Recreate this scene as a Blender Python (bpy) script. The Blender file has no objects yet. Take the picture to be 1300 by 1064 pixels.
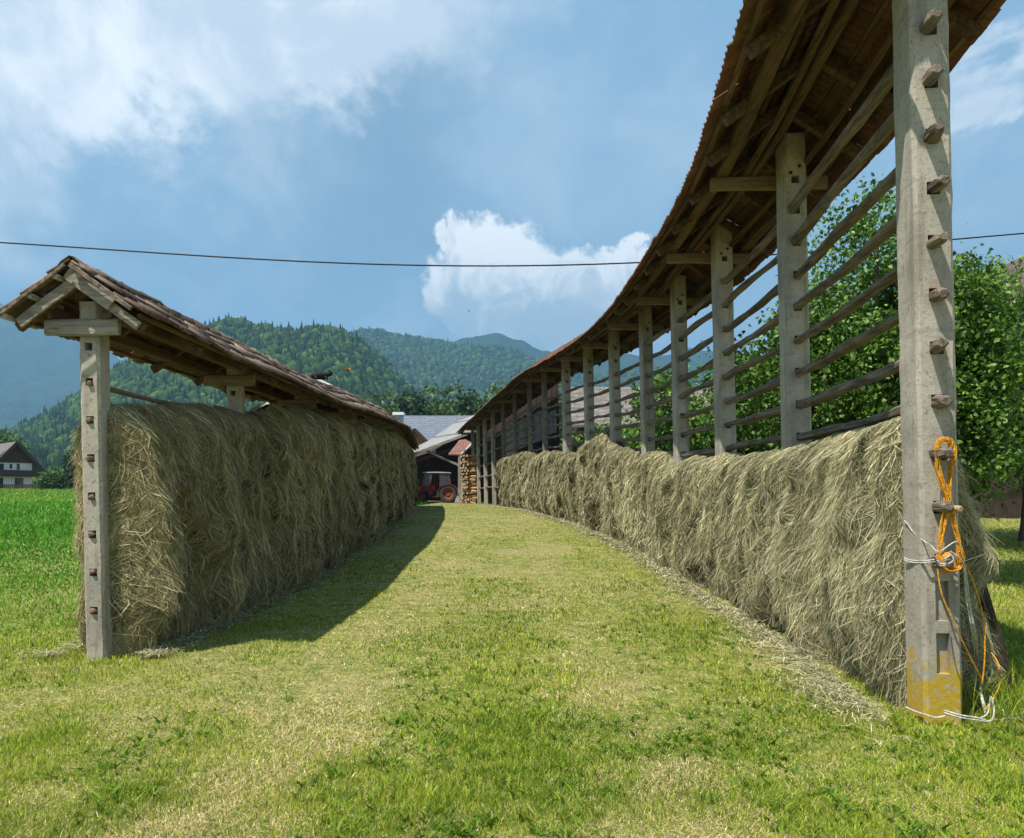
import bpy, math, numpy as np
from mathutils import Vector
R = math.radians
rng = np.random.default_rng(7)
S = bpy.context.scene
COL = S.collection
F = 900.0; EYE = 1.53
def pt(px, py, d):
    return np.array([(px-650)*d/F, d, EYE+(625-py)*d/F])
def smooth(x, a=0.0, b=1.0):
    t = np.clip((np.asarray(x, float)-a)/(b-a), 0, 1)
    return t*t*(3-2*t)
# ------------------------------------------------------------------ noise
def _h(ix, iy, iz, seed):
    n = (ix.astype(np.int64)*374761393+iy.astype(np.int64)*668265263+iz.astype(np.int64)*2147483647+seed*1274126177) & 0xffffffff
    n = ((n ^ (n >> 13))*1274126177) & 0xffffffff
    n = ((n ^ (n >> 16))*2246822519) & 0xffffffff
    return ((n ^ (n >> 15)) & 0xffff)/65535.0
def vn(x, y, z=0.0, seed=0):
    x, y, z = np.broadcast_arrays(np.asarray(x, float), np.asarray(y, float), np.asarray(z, float))
    ix, iy, iz = np.floor(x), np.floor(y), np.floor(z)
    fx, fy, fz = x-ix, y-iy, z-iz
    fx, fy, fz = [t*t*(3-2*t) for t in (fx, fy, fz)]
    r = 0
    for a in (0, 1):
        for b in (0, 1):
            for c in (0, 1):
                r = r+_h(ix+a, iy+b, iz+c, seed)*(fx if a else 1-fx)*(fy if b else 1-fy)*(fz if c else 1-fz)
    return r*2-1
def fbm(x, y, z=0.0, o=3, seed=0):
    r, a, s = 0, 1.0, 0
    for i in range(o):
        r = r+a*vn(np.asarray(x)*2**i, np.asarray(y)*2**i, np.asarray(z)*2**i, seed+i*17); s += a; a *= .5
    return r/s
# ------------------------------------------------------------------ ground height
def g(x, d):
    d = np.asarray(d, float)
    return .78*smooth(d, 8, 30)+1.1*smooth(d, 60, 108)+0*np.asarray(x)
# ------------------------------------------------------------------ object helpers
def tag(o, label=None, cat=None, group=None, kind=None):
    if label: o['label'] = label
    if cat: o['category'] = cat
    if group: o['group'] = group
    if kind: o['kind'] = kind
    return o
def empty(name, loc, label, cat, group=None):
    o = bpy.data.objects.new(name, None); COL.objects.link(o); o.location = Vector(loc)
    o.empty_display_size = .3
    return tag(o, label, cat, group)
def world_loc(o):
    v = Vector((0, 0, 0))
    while o is not None:
        v += o.location; o = o.parent
    return v
class MB:
    def __init__(s): s.v = []; s.f = []; s.n = 0
    def add(s, v, f):
        v = np.asarray(v, float); s.v.append(v)
        s.f += [tuple(i+s.n for i in q) for q in f]; s.n += len(v)
        return s
    def hexa(s, c):      # 8 corners: bottom 4 ccw, top 4 ccw
        return s.add(c, [(3,2,1,0),(4,5,6,7),(0,1,5,4),(1,2,6,5),(2,3,7,6),(3,0,4,7)])
    def box(s, x0, x1, y0, y1, z0, z1):
        return s.hexa([(x0,y0,z0),(x1,y0,z0),(x1,y1,z0),(x0,y1,z0),(x0,y0,z1),(x1,y0,z1),(x1,y1,z1),(x0,y1,z1)])
    def bar(s, p0, p1, w, h, seg=1, jit=0.0, up=(0,0,1), ch=.12):
        p0, p1 = np.asarray(p0, float), np.asarray(p1, float)
        t = p1-p0; t /= np.linalg.norm(t)
        r = np.cross(t, up); r /= np.linalg.norm(r); u = np.cross(r, t)
        c = min(w, h)*ch
        prof = [(-w/2+c,-h/2),(w/2-c,-h/2),(w/2,-h/2+c),(w/2,h/2-c),(w/2-c,h/2),(-w/2+c,h/2),(-w/2,h/2-c),(-w/2,-h/2+c)]
        vs = []; m = len(prof)
        for k in range(seg+1):
            c0 = p0+(p1-p0)*k/seg+(rng.normal(0, jit, 3) if 0 < k < seg or jit > .004 else 0)
            sc = 1+rng.normal(0, jit*4)
            for a, b in prof: vs.append(c0+(r*a+u*b)*sc+rng.normal(0, jit*.3, 3))
        fs = [(k*m+i, k*m+(i+1) % m, (k+1)*m+(i+1) % m, (k+1)*m+i) for k in range(seg) for i in range(m)]
        fs += [tuple(range(m))[::-1], tuple(seg*m+i for i in range(m))]
        return s.add(vs, fs)
    def tube(s, pts, rad, n=8, cap=True, squash=1.0, rough=0.0):
        pts = np.asarray(pts, float); K = len(pts)
        rad = np.broadcast_to(np.asarray(rad, float), (K,))
        tg = np.gradient(pts, axis=0); tg /= np.linalg.norm(tg, axis=1)[:, None]+1e-12
        ref = np.array([0, 0, 1.0]) if abs(tg[0][2]) < .9 else np.array([1.0, 0, 0])
        vs = []; r = np.cross(tg[0], ref); r /= np.linalg.norm(r)
        for k in range(K):
            r = r-tg[k]*np.dot(r, tg[k]); r /= np.linalg.norm(r); u = np.cross(r, tg[k])
            for i in range(n):
                a = 2*math.pi*i/n; q = rad[k]*(1+rough*rng.normal())
                vs.append(pts[k]+q*(r*math.cos(a)+u*math.sin(a)*squash))
        fs = [(k*n+(i+1) % n, k*n+i, (k+1)*n+i, (k+1)*n+(i+1) % n) for k in range(K-1) for i in range(n)]
        if cap: fs += [tuple(range(n)), tuple((K-1)*n+i for i in range(n))[::-1]]
        return s.add(vs, fs)
    def poly(s, pts, thick_vec):
        p = np.asarray(pts, float); q = p+np.asarray(thick_vec, float); m = len(p)
        return s.add(np.vstack([p, q]), [tuple(range(m)), tuple(m+i for i in range(m))[::-1]]+[(i, m+i, m+(i+1) % m, (i+1) % m) for i in range(m)])
    def build(s, name, mat, parent=None, smoothf=False):
        v = np.vstack(s.v)
        me = bpy.data.meshes.new(name)
        base = np.array(world_loc(parent)) if parent is not None else (np.array([v[:,0].mean(), v[:,1].mean(), v[:,2].min()]))
        me.from_pydata((v-base).tolist(), [], s.f); me.update()
        if smoothf: me.shade_smooth()
        o = bpy.data.objects.new(name, me); COL.objects.link(o)
        if parent is not None: o.parent = parent
        else: o.location = Vector(base)
        if mat: me.materials.append(mat)
        return o
def bulk(name, v, faces, mat, parent=None, col=None, smoothf=False):
    """fast mesh from arrays: faces (M,k) all same k"""
    v = np.asarray(v, np.float32); faces = np.asarray(faces, np.int32)
    me = bpy.data.meshes.new(name); M, k = faces.shape
    if parent is not None: v = v-np.array(world_loc(parent), np.float32)
    me.vertices.add(len(v)); me.vertices.foreach_set('co', v.ravel())
    me.loops.add(M*k); me.loops.foreach_set('vertex_index', faces.ravel())
    me.polygons.add(M); me.polygons.foreach_set('loop_start', np.arange(0, M*k, k, dtype=np.int32))
    if smoothf: me.polygons.foreach_set('use_smooth', np.ones(M, bool))
    me.update(calc_edges=True)
    if col is not None:
        a = me.color_attributes.new('tint', 'FLOAT_COLOR', 'POINT')
        c = np.ones((len(v), 4), np.float32); c[:, :3] = col; a.data.foreach_set('color', c.ravel())
    o = bpy.data.objects.new(name, me); COL.objects.link(o)
    if parent is not None: o.parent = parent
    me.materials.append(mat)
    return o
# ------------------------------------------------------------------ materials
class NT:
    def __init__(s, name, world=None):
        if world: s.t = world.node_tree
        else:
            s.m = bpy.data.materials.new(name); s.m.use_nodes = True; s.t = s.m.node_tree
        s.t.nodes.clear()
    def n(s, typ, **kw):
        nd = s.t.nodes.new(typ)
        for k, v in kw.items():
            if k in nd.inputs.keys() if isinstance(k, str) else False: pass
            setattr(nd, k, v)
        return nd
    def l(s, a, b): s.t.links.new(a, b)
    def set(s, nd, key, val):
        if isinstance(val, bpy.types.NodeSocket): s.l(val, nd.inputs[key])
        else: nd.inputs[key].default_value = val
    def math(s, op, a, b=0.0, c=None, clamp=False):
        nd = s.n('ShaderNodeMath', operation=op, use_clamp=clamp); s.set(nd, 0, a); s.set(nd, 1, b)
        if c is not None: s.set(nd, 2, c)
        return nd.outputs[0]
    def vmath(s, op, a, b=None):
        nd = s.n('ShaderNodeVectorMath', operation=op); s.set(nd, 0, a)
        if b is not None: s.set(nd, 1, b)
        return nd.outputs['Value'] if op in ('LENGTH', 'DISTANCE', 'DOT_PRODUCT') else nd.outputs[0]
    def ramp(s, fac, a, b, lo=0.0, hi=1.0):
        nd = s.n('ShaderNodeMapRange', interpolation_type='SMOOTHSTEP'); s.set(nd, 0, fac)
        for i, v in zip((1, 2, 3, 4), (a, b, lo, hi)): s.set(nd, i, v)
        return nd.outputs[0]
    def mix(s, fac, a, b, mode='MIX'):
        nd = s.n('ShaderNodeMix', data_type='RGBA', blend_type=mode); s.set(nd, 0, fac)
        s.set(nd, 6, (*a, 1) if isinstance(a, tuple) else a); s.set(nd, 7, (*b, 1) if isinstance(b, tuple) else b)
        return nd.outputs[2]
    def noise(s, vec, scale, detail=4, rough=.6, dist=0.0, out=0):
        nd = s.n('ShaderNodeTexNoise'); s.set(nd, 'Vector', vec)
        for k, v in (('Scale', scale), ('Detail', detail), ('Roughness', rough), ('Distortion', dist)): nd.inputs[k].default_value = v
        return nd.outputs[out]
    def coord(s, scale=(1, 1, 1), which='Object'):
        tc = s.n('ShaderNodeTexCoord'); mp = s.n('ShaderNodeMapping'); s.l(tc.outputs[which], mp.inputs[0])
        mp.inputs['Scale'].default_value = scale
        return mp.outputs[0]
    def isl(s): return s.n('ShaderNodeNewGeometry').outputs['Random Per Island']
    def finish(s, color, rough=.85, bump=None, bstr=.3, bdist=.01, spec=.3, trans=0.0, metal=0.0):
        p = s.n('ShaderNodeBsdfPrincipled'); s.set(p, 'Base Color', (*color, 1) if isinstance(color, tuple) else color)
        s.set(p, 'Roughness', rough); p.inputs['Specular IOR Level'].default_value = spec; p.inputs['Metallic'].default_value = metal
        if bump is not None:
            b = s.n('ShaderNodeBump'); b.inputs['Strength'].default_value = bstr; b.inputs['Distance'].default_value = bdist
            s.l(bump, b.inputs['Height']); s.l(b.outputs[0], p.inputs['Normal'])
        out = s.n('ShaderNodeOutputMaterial'); sh = p.outputs[0]
        if trans > 0:
            t = s.n('ShaderNodeBsdfTranslucent'); s.set(t, 0, (*color, 1) if isinstance(color, tuple) else color)
            mx = s.n('ShaderNodeMixShader'); mx.inputs[0].default_value = trans
            s.l(sh, mx.inputs[1]); s.l(t.outputs[0], mx.inputs[2]); sh = mx.outputs[0]
        s.l(sh, out.inputs[0]); return s.m
def mat_plain(name, c, rough=.7, var=.15, scale=8, metal=0.0, spec=.3):
    m = NT(name); n = m.noise(m.coord(), scale, 5)
    return m.finish(m.mix(m.ramp(n, .3, .7), tuple(x*(1-var) for x in c), tuple(min(1, x*(1+var)) for x in c)), rough, n, .2, .005, metal=metal, spec=spec)
def mat_wood(name, ca, cb, axis='y', patina=None, bstr=.6):
    m = NT(name); sc = {'x': (1.2, 22, 22), 'y': (22, 1.2, 22), 'z': (22, 22, 1.2)}[axis]
    co = m.coord(sc); g1 = m.noise(co, 1.0, 6, .65, .6); g2 = m.noise(m.coord(), 3.0, 4)
    g3 = m.noise(m.coord(tuple(k*3 for k in sc)), 1.0, 3, .6)
    c = m.mix(m.ramp(g1, .3, .7), ca, cb)
    c = m.mix(m.ramp(g2, .45, .75, 0, .45), c, patina or tuple(x*.45 for x in ca))
    c = m.mix(m.ramp(g3, .58, .72, 0, .75), c, tuple(x*.25 for x in ca))
    rnd = m.math('MULTIPLY_ADD', m.isl(), .6, .7)
    c = m.mix(1.0, c, m.n('ShaderNodeCombineColor').outputs[0], 'MIX') if False else c
    hs = m.n('ShaderNodeHueSaturation'); m.set(hs, 'Value', rnd); m.l(c, hs.inputs['Color'])
    return m.finish(hs.outputs[0], .9, m.math('ADD', g1, g3), bstr, .012, .15)
def mat_concrete(name, lichen=True, base=(.43, .385, .31)):
    m = NT(name); co = m.coord()
    n1 = m.noise(co, 2.2, 6, .65); n2 = m.noise(co, 28, 4, .7); n3 = m.noise(m.coord((9, 9, .8)), 1, 5, .6, .3); n4 = m.noise(co, 90, 2, .5)
    c = m.mix(m.ramp(n1, .3, .7), tuple(x*.68 for x in base), base)
    c = m.mix(m.ramp(n3, .50, .66, 0, .65), c, (.19, .165, .13))
    n5 = m.noise(co, .9, 4, .6); c = m.mix(m.ramp(n5, .45, .65, 0, .45), c, (.50, .45, .36)); n6 = m.noise(m.coord((2, 2, 14)), 1, 4, .6); c = m.mix(m.ramp(n6, .60, .68, 0, .35), c, (.22, .19, .15))
    c = m.mix(m.ramp(n2, .54, .68, 0, .75), c, (.19, .165, .13))
    pits = m.ramp(n4, .66, .73)
    c = m.mix(pits, c, (.12, .10, .085))
    rs = m.ramp(m.noise(co, 5.5, 5, .7), .60, .68)
    c = m.mix(m.math('MULTIPLY', rs, .45), c, (.27, .17, .10))
    if lichen:
        sp = m.n('ShaderNodeSeparateXYZ'); m.l(m.coord(), sp.inputs[0])
        h = m.math('ADD', sp.outputs[2], m.math('MULTIPLY', m.math('SUBTRACT', m.noise(co, 6, 5, .7), .5), 1.1))
        k = m.ramp(h, .42, .28)
        k = m.math('MULTIPLY', k, m.ramp(m.noise(co, 30, 3), .3, .5))
        c = m.mix(k, c, (.42, .28, .025))
    bp = m.math('SUBTRACT', m.math('ADD', n2, n1), m.math('MULTIPLY', pits, 1.5))
    return m.finish(c, .93, bp, .5, .008, .2)
def mat_tile(name, ca, cb, moss):
    m = NT(name); co = m.coord(); n1 = m.noise(co, 1.3, 5); n2 = m.noise(co, 35, 4, .7); r = m.isl()
    cr = m.n('ShaderNodeValToRGB'); m.l(r, cr.inputs[0]); e = cr.color_ramp.elements
    e[0].color = (*ca, 1); e[1].color = (*cb, 1); k = e.new(.5); k.color = (*[(a+b)*.42 for a, b in zip(ca, cb)], 1)
    c = m.mix(m.ramp(n2, .45, .68, 0, .6), cr.outputs[0], tuple(x*.35 for x in ca))
    c = m.mix(m.math('MULTIPLY', m.ramp(n1, .45, .62), m.ramp(m.noise(co, 14, 5, .7), .45, .6)), c, moss)
    return m.finish(c, .9, n2, .6, .006, .2)
def mat_tint(name, trans=.3, rough=.7, spec=.25, hv=.25):
    m = NT(name); a = m.n('ShaderNodeAttribute', attribute_name='tint')
    hs = m.n('ShaderNodeHueSaturation'); m.l(a.outputs['Color'], hs.inputs['Color']); m.set(hs, 'Value', m.math('MULTIPLY_ADD', m.isl(), 2*hv, 1-hv))
    return m.finish(hs.outputs[0], rough, spec=spec, trans=trans)
def mat_leaf(name, cols, trans=.35, spec=.35, rough=.5):
    m = NT(name); cr = m.n('ShaderNodeValToRGB'); m.l(m.isl(), cr.inputs[0]); el = cr.color_ramp.elements
    el[0].color = (*cols[0], 1); el[1].color = (*cols[-1], 1)
    for i, c in enumerate(cols[1:-1]): k = el.new((i+1)/(len(cols)-1)); k.color = (*c, 1)
    n = m.noise(m.coord(), .9, 2)
    return m.finish(m.mix(m.ramp(n, .35, .65, 0, .35), cr.outputs[0], tuple(x*.6 for x in cols[0])), rough, spec=spec, trans=trans)
M = {}
M['conc'] = mat_concrete('old_concrete'); M['conc_plain'] = mat_concrete('plain_concrete', False)
M['rail'] = mat_wood('rail_wood', (.085, .064, .048), (.29, .235, .18), 'y')
M['stub'] = mat_wood('stub_wood', (.17, .11, .07), (.33, .24, .16), 'y')
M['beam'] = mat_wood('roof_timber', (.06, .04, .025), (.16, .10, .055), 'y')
M['cross'] = mat_wood('cross_timber', (.16, .115, .065), (.27, .2, .12), 'x')
M['grey_x'] = mat_wood('grey_board', (.17, .14, .11), (.36, .315, .26), 'x')
M['grey_y'] = mat_wood('grey_beam', (.27, .24, .2), (.46, .42, .35), 'y')
M['dark_z'] = mat_wood('dark_planks', (.035, .026, .02), (.075, .055, .04), 'z')
M['grey_z'] = mat_wood('grey_planks', (.2, .19, .18), (.34, .33, .31), 'z')
M['wpost'] = mat_wood('timber_post', (.15, .12, .09), (.3, .26, .2), 'z')
M['tile_r'] = mat_tile('clay_tile_red', (.155, .072, .046), (.26, .125, .078), (.09, .06, .038))
M['tile_l'] = mat_tile('clay_tile_old', (.11, .066, .048), (.29, .215, .165), (.12, .10, .045))
M['white'] = mat_plain('white_render', (.78, .77, .74), .9, .05)
M['yl'] = mat_plain('orange_twine', (.60, .28, .022), .75, .45, 60)
M['wt'] = mat_plain('white_twine', (.45, .43, .38), .85, .35, 60)
M['black'] = mat_plain('black_rubber', (.016, .016, .017), .75, .3)

# ------------------------------------------------------------------ camera, sun, sky
cam = bpy.data.cameras.new('camera'); co = bpy.data.objects.new('camera', cam); COL.objects.link(co)
co.location = (0, 0, EYE); co.rotation_euler = (R(90), 0, 0)
cam.sensor_fit = 'HORIZONTAL'; cam.sensor_width = 36; cam.lens = 36*F/1300; cam.shift_y = 93/1300
cam.clip_start = .1; cam.clip_end = 30000; S.camera = co
sv = Vector((-.38, -.32, 1)).normalized()
sl = bpy.data.lights.new('sun', 'SUN'); sl.energy = 5.0; sl.angle = R(.6); sl.color = (1, .95, .87)
so = bpy.data.objects.new('sun', sl); COL.objects.link(so); so.rotation_euler = sv.to_track_quat('Z', 'Y').to_euler(); so.location = (-10, -20, 30)
W = bpy.data.worlds.new('World'); S.world = W; W.use_nodes = True
w = NT('', W)
sky = w.n('ShaderNodeTexSky', sky_type='NISHITA'); sky.sun_disc = False
sky.sun_elevation = math.asin(sv.z); sky.sun_rotation = math.atan2(sv.x, sv.y); sky.air_density = 1.0; sky.dust_density = 1.2; sky.ozone_density = 1.6
tc = w.n('ShaderNodeTexCoord'); D = tc.outputs['Generated']
n1 = w.noise(D, 3.6, 8, .62, .4, 1); n2 = w.noise(D, 11, 6, .62, .2, 1); n3 = w.noise(D, 1.7, 5, .55)
wv = w.vmath('SUBTRACT', n1, (.5, .5, .5)); wv2 = w.vmath('SUBTRACT', n2, (.5, .5, .5))
def sc_(v, k):
    nd = w.n('ShaderNodeVectorMath', operation='SCALE'); w.l(v, nd.inputs[0]); nd.inputs['Scale'].default_value = k; return nd.outputs[0]
soft = w.vmath('ADD', D, w.vmath('ADD', sc_(wv, .46), sc_(wv2, .15)))
n5 = w.noise(D, 30, 5, .6, 0, 1); wv3 = w.vmath('SUBTRACT', n5, (.5, .5, .5))
hard = w.vmath('ADD', D, w.vmath('ADD', sc_(wv, .10), w.vmath('ADD', sc_(wv2, .15), sc_(wv3, .05))))
def lobe(px, py, rx, ry, src, e0=.5, e1=1.3, amt=1.0):
    c = Vector(((px-650)/F, 1, (625-py)/F)); L = c.length; c.normalize()
    v = w.vmath('SUBTRACT', src, tuple(c)); v = w.vmath('MULTIPLY', v, (F*L/rx, F*L/rx, F*L/ry))
    return w.ramp(w.vmath('LENGTH', v), e1, e0, 0.0, amt)
def mx(a, b): return w.math('MAXIMUM', a, b)
white = lobe(250, -10, 460, 165, soft, .62, 1.12)
for a in ((500, 55, 190, 110), (-60, 200, 170, 160), (380, 110, 130, 70), (90, 70, 190, 100), (1290, 90, 120, 60)): white = mx(white, lobe(*a, soft, .45, 1.15, 1.0))
cum = lobe(640, 345, 85, 65, hard, .75, 1.05)
for a in ((592, 305, 38, 42), (575, 360, 40, 55), (690, 350, 75, 48), (740, 385, 120, 62), (800, 330, 60, 30), (650, 400, 90, 50)): cum = mx(cum, lobe(*a, hard, .72, 1.08))
veil = lobe(190, 215, 260, 120, soft, .3, 1.25, .85)
for a in ((70, 345, 330, 60, 1.0), (800, 200, 320, 130, .5), (1150, 260, 340, 240, .5), (720, 445, 300, 55, .95), (1000, 420, 500, 160, .5)): veil = mx(veil, lobe(*a[:4], soft, .2, 1.35, a[4]))
# general broken cloud cover over the rest of the sky, behind the viewer too
sep = w.n('ShaderNodeSeparateXYZ'); w.l(D, sep.inputs[0])
back = w.math('MULTIPLY', w.ramp(sep.outputs[1], .35, -.1), w.ramp(n3, .48, .66, 0, .55))
base = w.mix(.75, sky.outputs[0], (2.9, 4.9, 6.9))
dark = lobe(450, 235, 270, 165, soft, .3, 1.2, .9); dark = mx(dark, lobe(130, 290, 260, 50, soft, .2, 1.3, .6))
c = w.mix(dark, base, (2.15, 3.25, 4.45))
veil = w.math('MULTIPLY', veil, w.ramp(w.noise(D, 7, 6, .6, .4), .30, .62, .45, 1.0))
c = w.mix(veil, c, w.mix(w.ramp(w.noise(D, 5, 7, .65, .5), .36, .64), (3.4, 4.9, 6.5), (7.0, 7.8, 8.6)))
c = w.mix(mx(white, back), c, w.mix(w.ramp(w.math('ADD', w.math('MULTIPLY', n3, .5), w.math('MULTIPLY', w.noise(D, 8, 7, .65, .5), .5)), .40, .60), (12.8, 12.7, 12.5), (7.2, 7.9, 8.7)))
cs = w.math('ADD', w.math('MULTIPLY', w.ramp(sep.outputs[2], .2, .36), .38), w.math('MULTIPLY', w.noise(D, 17, 7, .62, .8), 1.0))
c = w.mix(cum, c, w.mix(w.ramp(cs, .50, .86), (5.8, 6.5, 7.4), (14, 13.6, 13)))
bg = w.n('ShaderNodeBackground'); w.l(c, bg.inputs[0]); bg.inputs[1].default_value = .074
wo = w.n('ShaderNodeOutputWorld'); w.l(bg.outputs[0], wo.inputs[0])
S.view_settings.view_transform = 'Standard'; S.view_settings.look = 'None'; S.view_settings.exposure = .58; S.view_settings.gamma = 1

# ------------------------------------------------------------------ ground sheet
def straw_amt(x, d):
    tr = np.exp(-((x+1.35+.25*vn(d*.25, 3.3))/.50)**2)*.85+np.exp(-((x-.7+.25*vn(d*.22, 9.1))/.42)**2)*.6
    n = fbm(x*.9, d*.9, 0, 4, 5); n2 = fbm(x*.25, d*.25, 0, 2, 31)
    n3 = fbm(x*3.1, d*3.1, 0, 3, 15)
    return np.clip(.16+tr*1.1+n*.52+n2*.3+n3*.5, 0, 1)
rr = np.concatenate([np.linspace(-30, 0, 10)[:-1], np.linspace(0, 120, 200), np.geomspace(124, 9000, 40)])
xx = np.concatenate([-np.geomspace(9000, 62, 22), np.linspace(-60, 60, 150), np.geomspace(62, 9000, 22)])
X, Y = np.meshgrid(xx, rr); Z = g(X, Y)+.015*fbm(X*.8, Y*.8, 0, 2, 3)*(Y < 150)
nx, ny = len(xx), len(rr); idx = np.arange(nx*ny).reshape(ny, nx)
qf = np.stack([idx[:-1,:-1], idx[:-1,1:], idx[1:,1:], idx[1:,:-1]], -1).reshape(-1, 4)
m = NT('meadow_soil'); co_ = m.coord()
a1 = m.noise(co_, .5, 6, .65); a2 = m.noise(co_, 5, 6, .7); a3 = m.noise(co_, 40, 4, .7)
c = m.mix(m.ramp(a2, .35, .65), (.12, .16, .025), (.33, .30, .10))
c = m.mix(m.ramp(a1, .46, .62, 0, .6), c, (.36, .29, .14))
c = m.mix(m.ramp(a3, .45, .62, 0, .75), c, (.04, .055, .012))
a4 = m.noise(co_, 17, 5, .75); c = m.mix(m.ramp(a4, .55, .66, 0, .7), c, (.42, .34, .16)); c = m.mix(m.ramp(a4, .45, .36, 0, .8), c, (.05, .10, .012))
M['soil'] = m.finish(c, .95, a3, .8, .02, .1)
ground = bulk('ground', np.stack([X, Y, Z], -1).reshape(-1, 3), qf, M['soil'], smoothf=True); tag(ground, kind='structure')

# ------------------------------------------------------------------ blades
def blades(x, y, h, wd, lean, col, ground_z, segs=2):
    N = len(x); az = rng.uniform(0, 2*math.pi, N); la = rng.uniform(0, 2*math.pi, N)
    sx, sy = np.cos(az)*wd*.5, np.sin(az)*wd*.5
    lx, ly = np.cos(la)*lean*h, np.sin(la)*lean*h
    z = ground_z-.005; V = []
    lv = [(0, 1.0, 0.0), (.55, .8, .35), (1.0, 0.0, 1.0)]
    hz = h/np.sqrt(1+lean**2*.6)
    for t, k, b in lv[:-1]:
        for sg in (-1, 1): V.append(np.stack([x+sx*sg*k+lx*b, y+sy*sg*k+ly*b, z+hz*t], -1))
    V.append(np.stack([x+lx, y+ly, z+hz], -1))
    V = np.stack(V, 1)    # N,5,3
    b = np.arange(N)[:, None]*5
    tri = np.concatenate([b+np.array([0, 1, 3]), b+np.array([0, 3, 2]), b+np.array([2, 3, 4])])
    return V.reshape(-1, 3), tri, np.repeat(col, 5, 0)
GREEN = np.array([[.085, .18, .012], [.20, .32, .02], [.36, .45, .035], [.52, .55, .07]])
STRAW = np.array([[.66, .54, .26], [.55, .45, .19], [.44, .37, .15], [.76, .64, .38]])
def pick(pal, N): 
    i = rng.integers(0, len(pal), N); j = rng.integers(0, len(pal), N); t = rng.random(N)[:, None]
    return pal[i]*t+pal[j]*(1-t)
def grass_field(name, N, d0, d1, t0, t1, hfun, sfun, wk=.0013, keep=None, pal=GREEN, wmax=.03):
    inv = rng.uniform(1/d1, 1/d0, N); d = 1/inv; t = rng.uniform(t0, t1, N); x = t*d
    if keep is not None: k = keep(x, d); x, d = x[k], d[k]
    N = len(x); st = sfun(x, d); isS = rng.random(N) < st
    h = hfun(x, d, isS)*rng.uniform(.5, 1.3, N); wd = np.clip(wk*d*rng.uniform(.6, 1.4, N), .003, wmax)
    gm = np.clip(.5+.5*fbm(x*1.1, d*1.1, 0, 3, 77)*1.6, 0, 1)[:, None]
    cg = pick(pal, N)*(.55+.0*gm)+ (pal[0]*(1-gm)+pal[-1]*gm)*.45
    lf = (smooth(-x, 4.2, 5.4)*smooth(d, 6, 9))[:, None]; cg = cg*(1-lf)+cg*np.array([.62, .90, .7])*lf
    col = np.where(isS[:, None], pick(STRAW, N), cg)
    lean = np.where(isS, rng.uniform(.5, 2.5, N), rng.uniform(.1, .9, N))
    return blades(x, d, h, wd, lean, col, g(x, d))
M['grass'] = mat_tint('grass_blades', .38, .6, .25, .42)
def left_edge(d): return -4.6-.02*d
V, T, C = grass_field('grass', 430000, 2.4, 46, -.86, .86,
    lambda x, d, s: np.where(s, .03, .034+.020*np.clip(fbm(x*1.7, d*1.7, 0, 3, 9)*2, -.5, 1.3))+.02*(x < -5)+.03*((x > 3.6+0*d) & (d > 3)),
    lambda x, d: straw_amt(x, d)*np.where(x < -4.5, .25, 1)*np.where(x > 3.6, .25, 1)*.78,
    keep=lambda x, d: ~((x < -6.5) & (d > 20)))
grass = bulk('grass', V, T, M['grass'], col=C); tag(grass, 'short mown grass with straw coloured patches between and around the hayracks', 'grass', kind='stuff')
# tall bright field crop on the left
FG = np.array([[.12, .27, .02], [.20, .37, .035], [.28, .45, .05], [.16, .32, .04]])
V, T, C = grass_field('crop', 110000, 9.5, 110, -.95, -.12, lambda x, d, s: (.16+.10*np.clip(fbm(x*.8, d*.8, 0, 2, 19), -1, 1))*(.3+.7*smooth(d+2*vn(x*.4, d*.4), 12, 19)), lambda x, d: .03+0*x,
    wk=.0022, keep=lambda x, d: (x < -5.6-.8*vn(d*.3, 2)) & (d+3.5*rng.normal(0, 1, len(x)) > 15+2.0*vn(x*.3, 0)), pal=FG, wmax=.12)
n_ = 45000; d_ = rng.uniform(50, 122, n_); x_ = rng.uniform(-.95, -.12, n_)*d_
V2, T2, C2 = blades(x_, d_, rng.uniform(.12, .34, n_), np.clip(.0022*d_, .05, .2), rng.uniform(.1, .9, n_), pick(FG, n_), g(x_, d_))
T = np.vstack([T, T2+len(V)]); V = np.vstack([V, V2]); C = np.vstack([C, C2])
crop = bulk('field_crop', V, T, M['grass'], col=C); tag(crop, 'bright green low crop covering the flat field beyond the old rack', 'field crop', kind='stuff')
# weeds: small broad leaved rosettes in the lawn, and tufts near the post foot
N = 5500; inv = rng.uniform(1/34, 1/2.6, N); d = 1/inv; x = rng.uniform(-.8, .8, N)*d
k = (straw_amt(x, d) < .55) & (fbm(x*.7, d*.7, 0, 3, 55)+rng.normal(0, .22, len(x)) > 0); x, d = x[k], d[k]; L = 6
xa = np.repeat(x, L); da = np.repeat(d, L)
V, T, C = blades(xa+rng.normal(0, .012, len(xa)), da+rng.normal(0, .012, len(xa)), rng.uniform(.03, .085, len(xa)), rng.uniform(.008, .02, len(xa)), rng.uniform(.6, 1.6, len(xa)), pick(GREEN[:2]*.8, len(xa)), g(xa, da))
weeds = bulk('weeds', V, T, M['grass'], col=C); tag(weeds, 'dark green leafy weeds dotted through the mown grass', 'weeds', kind='stuff')

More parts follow.
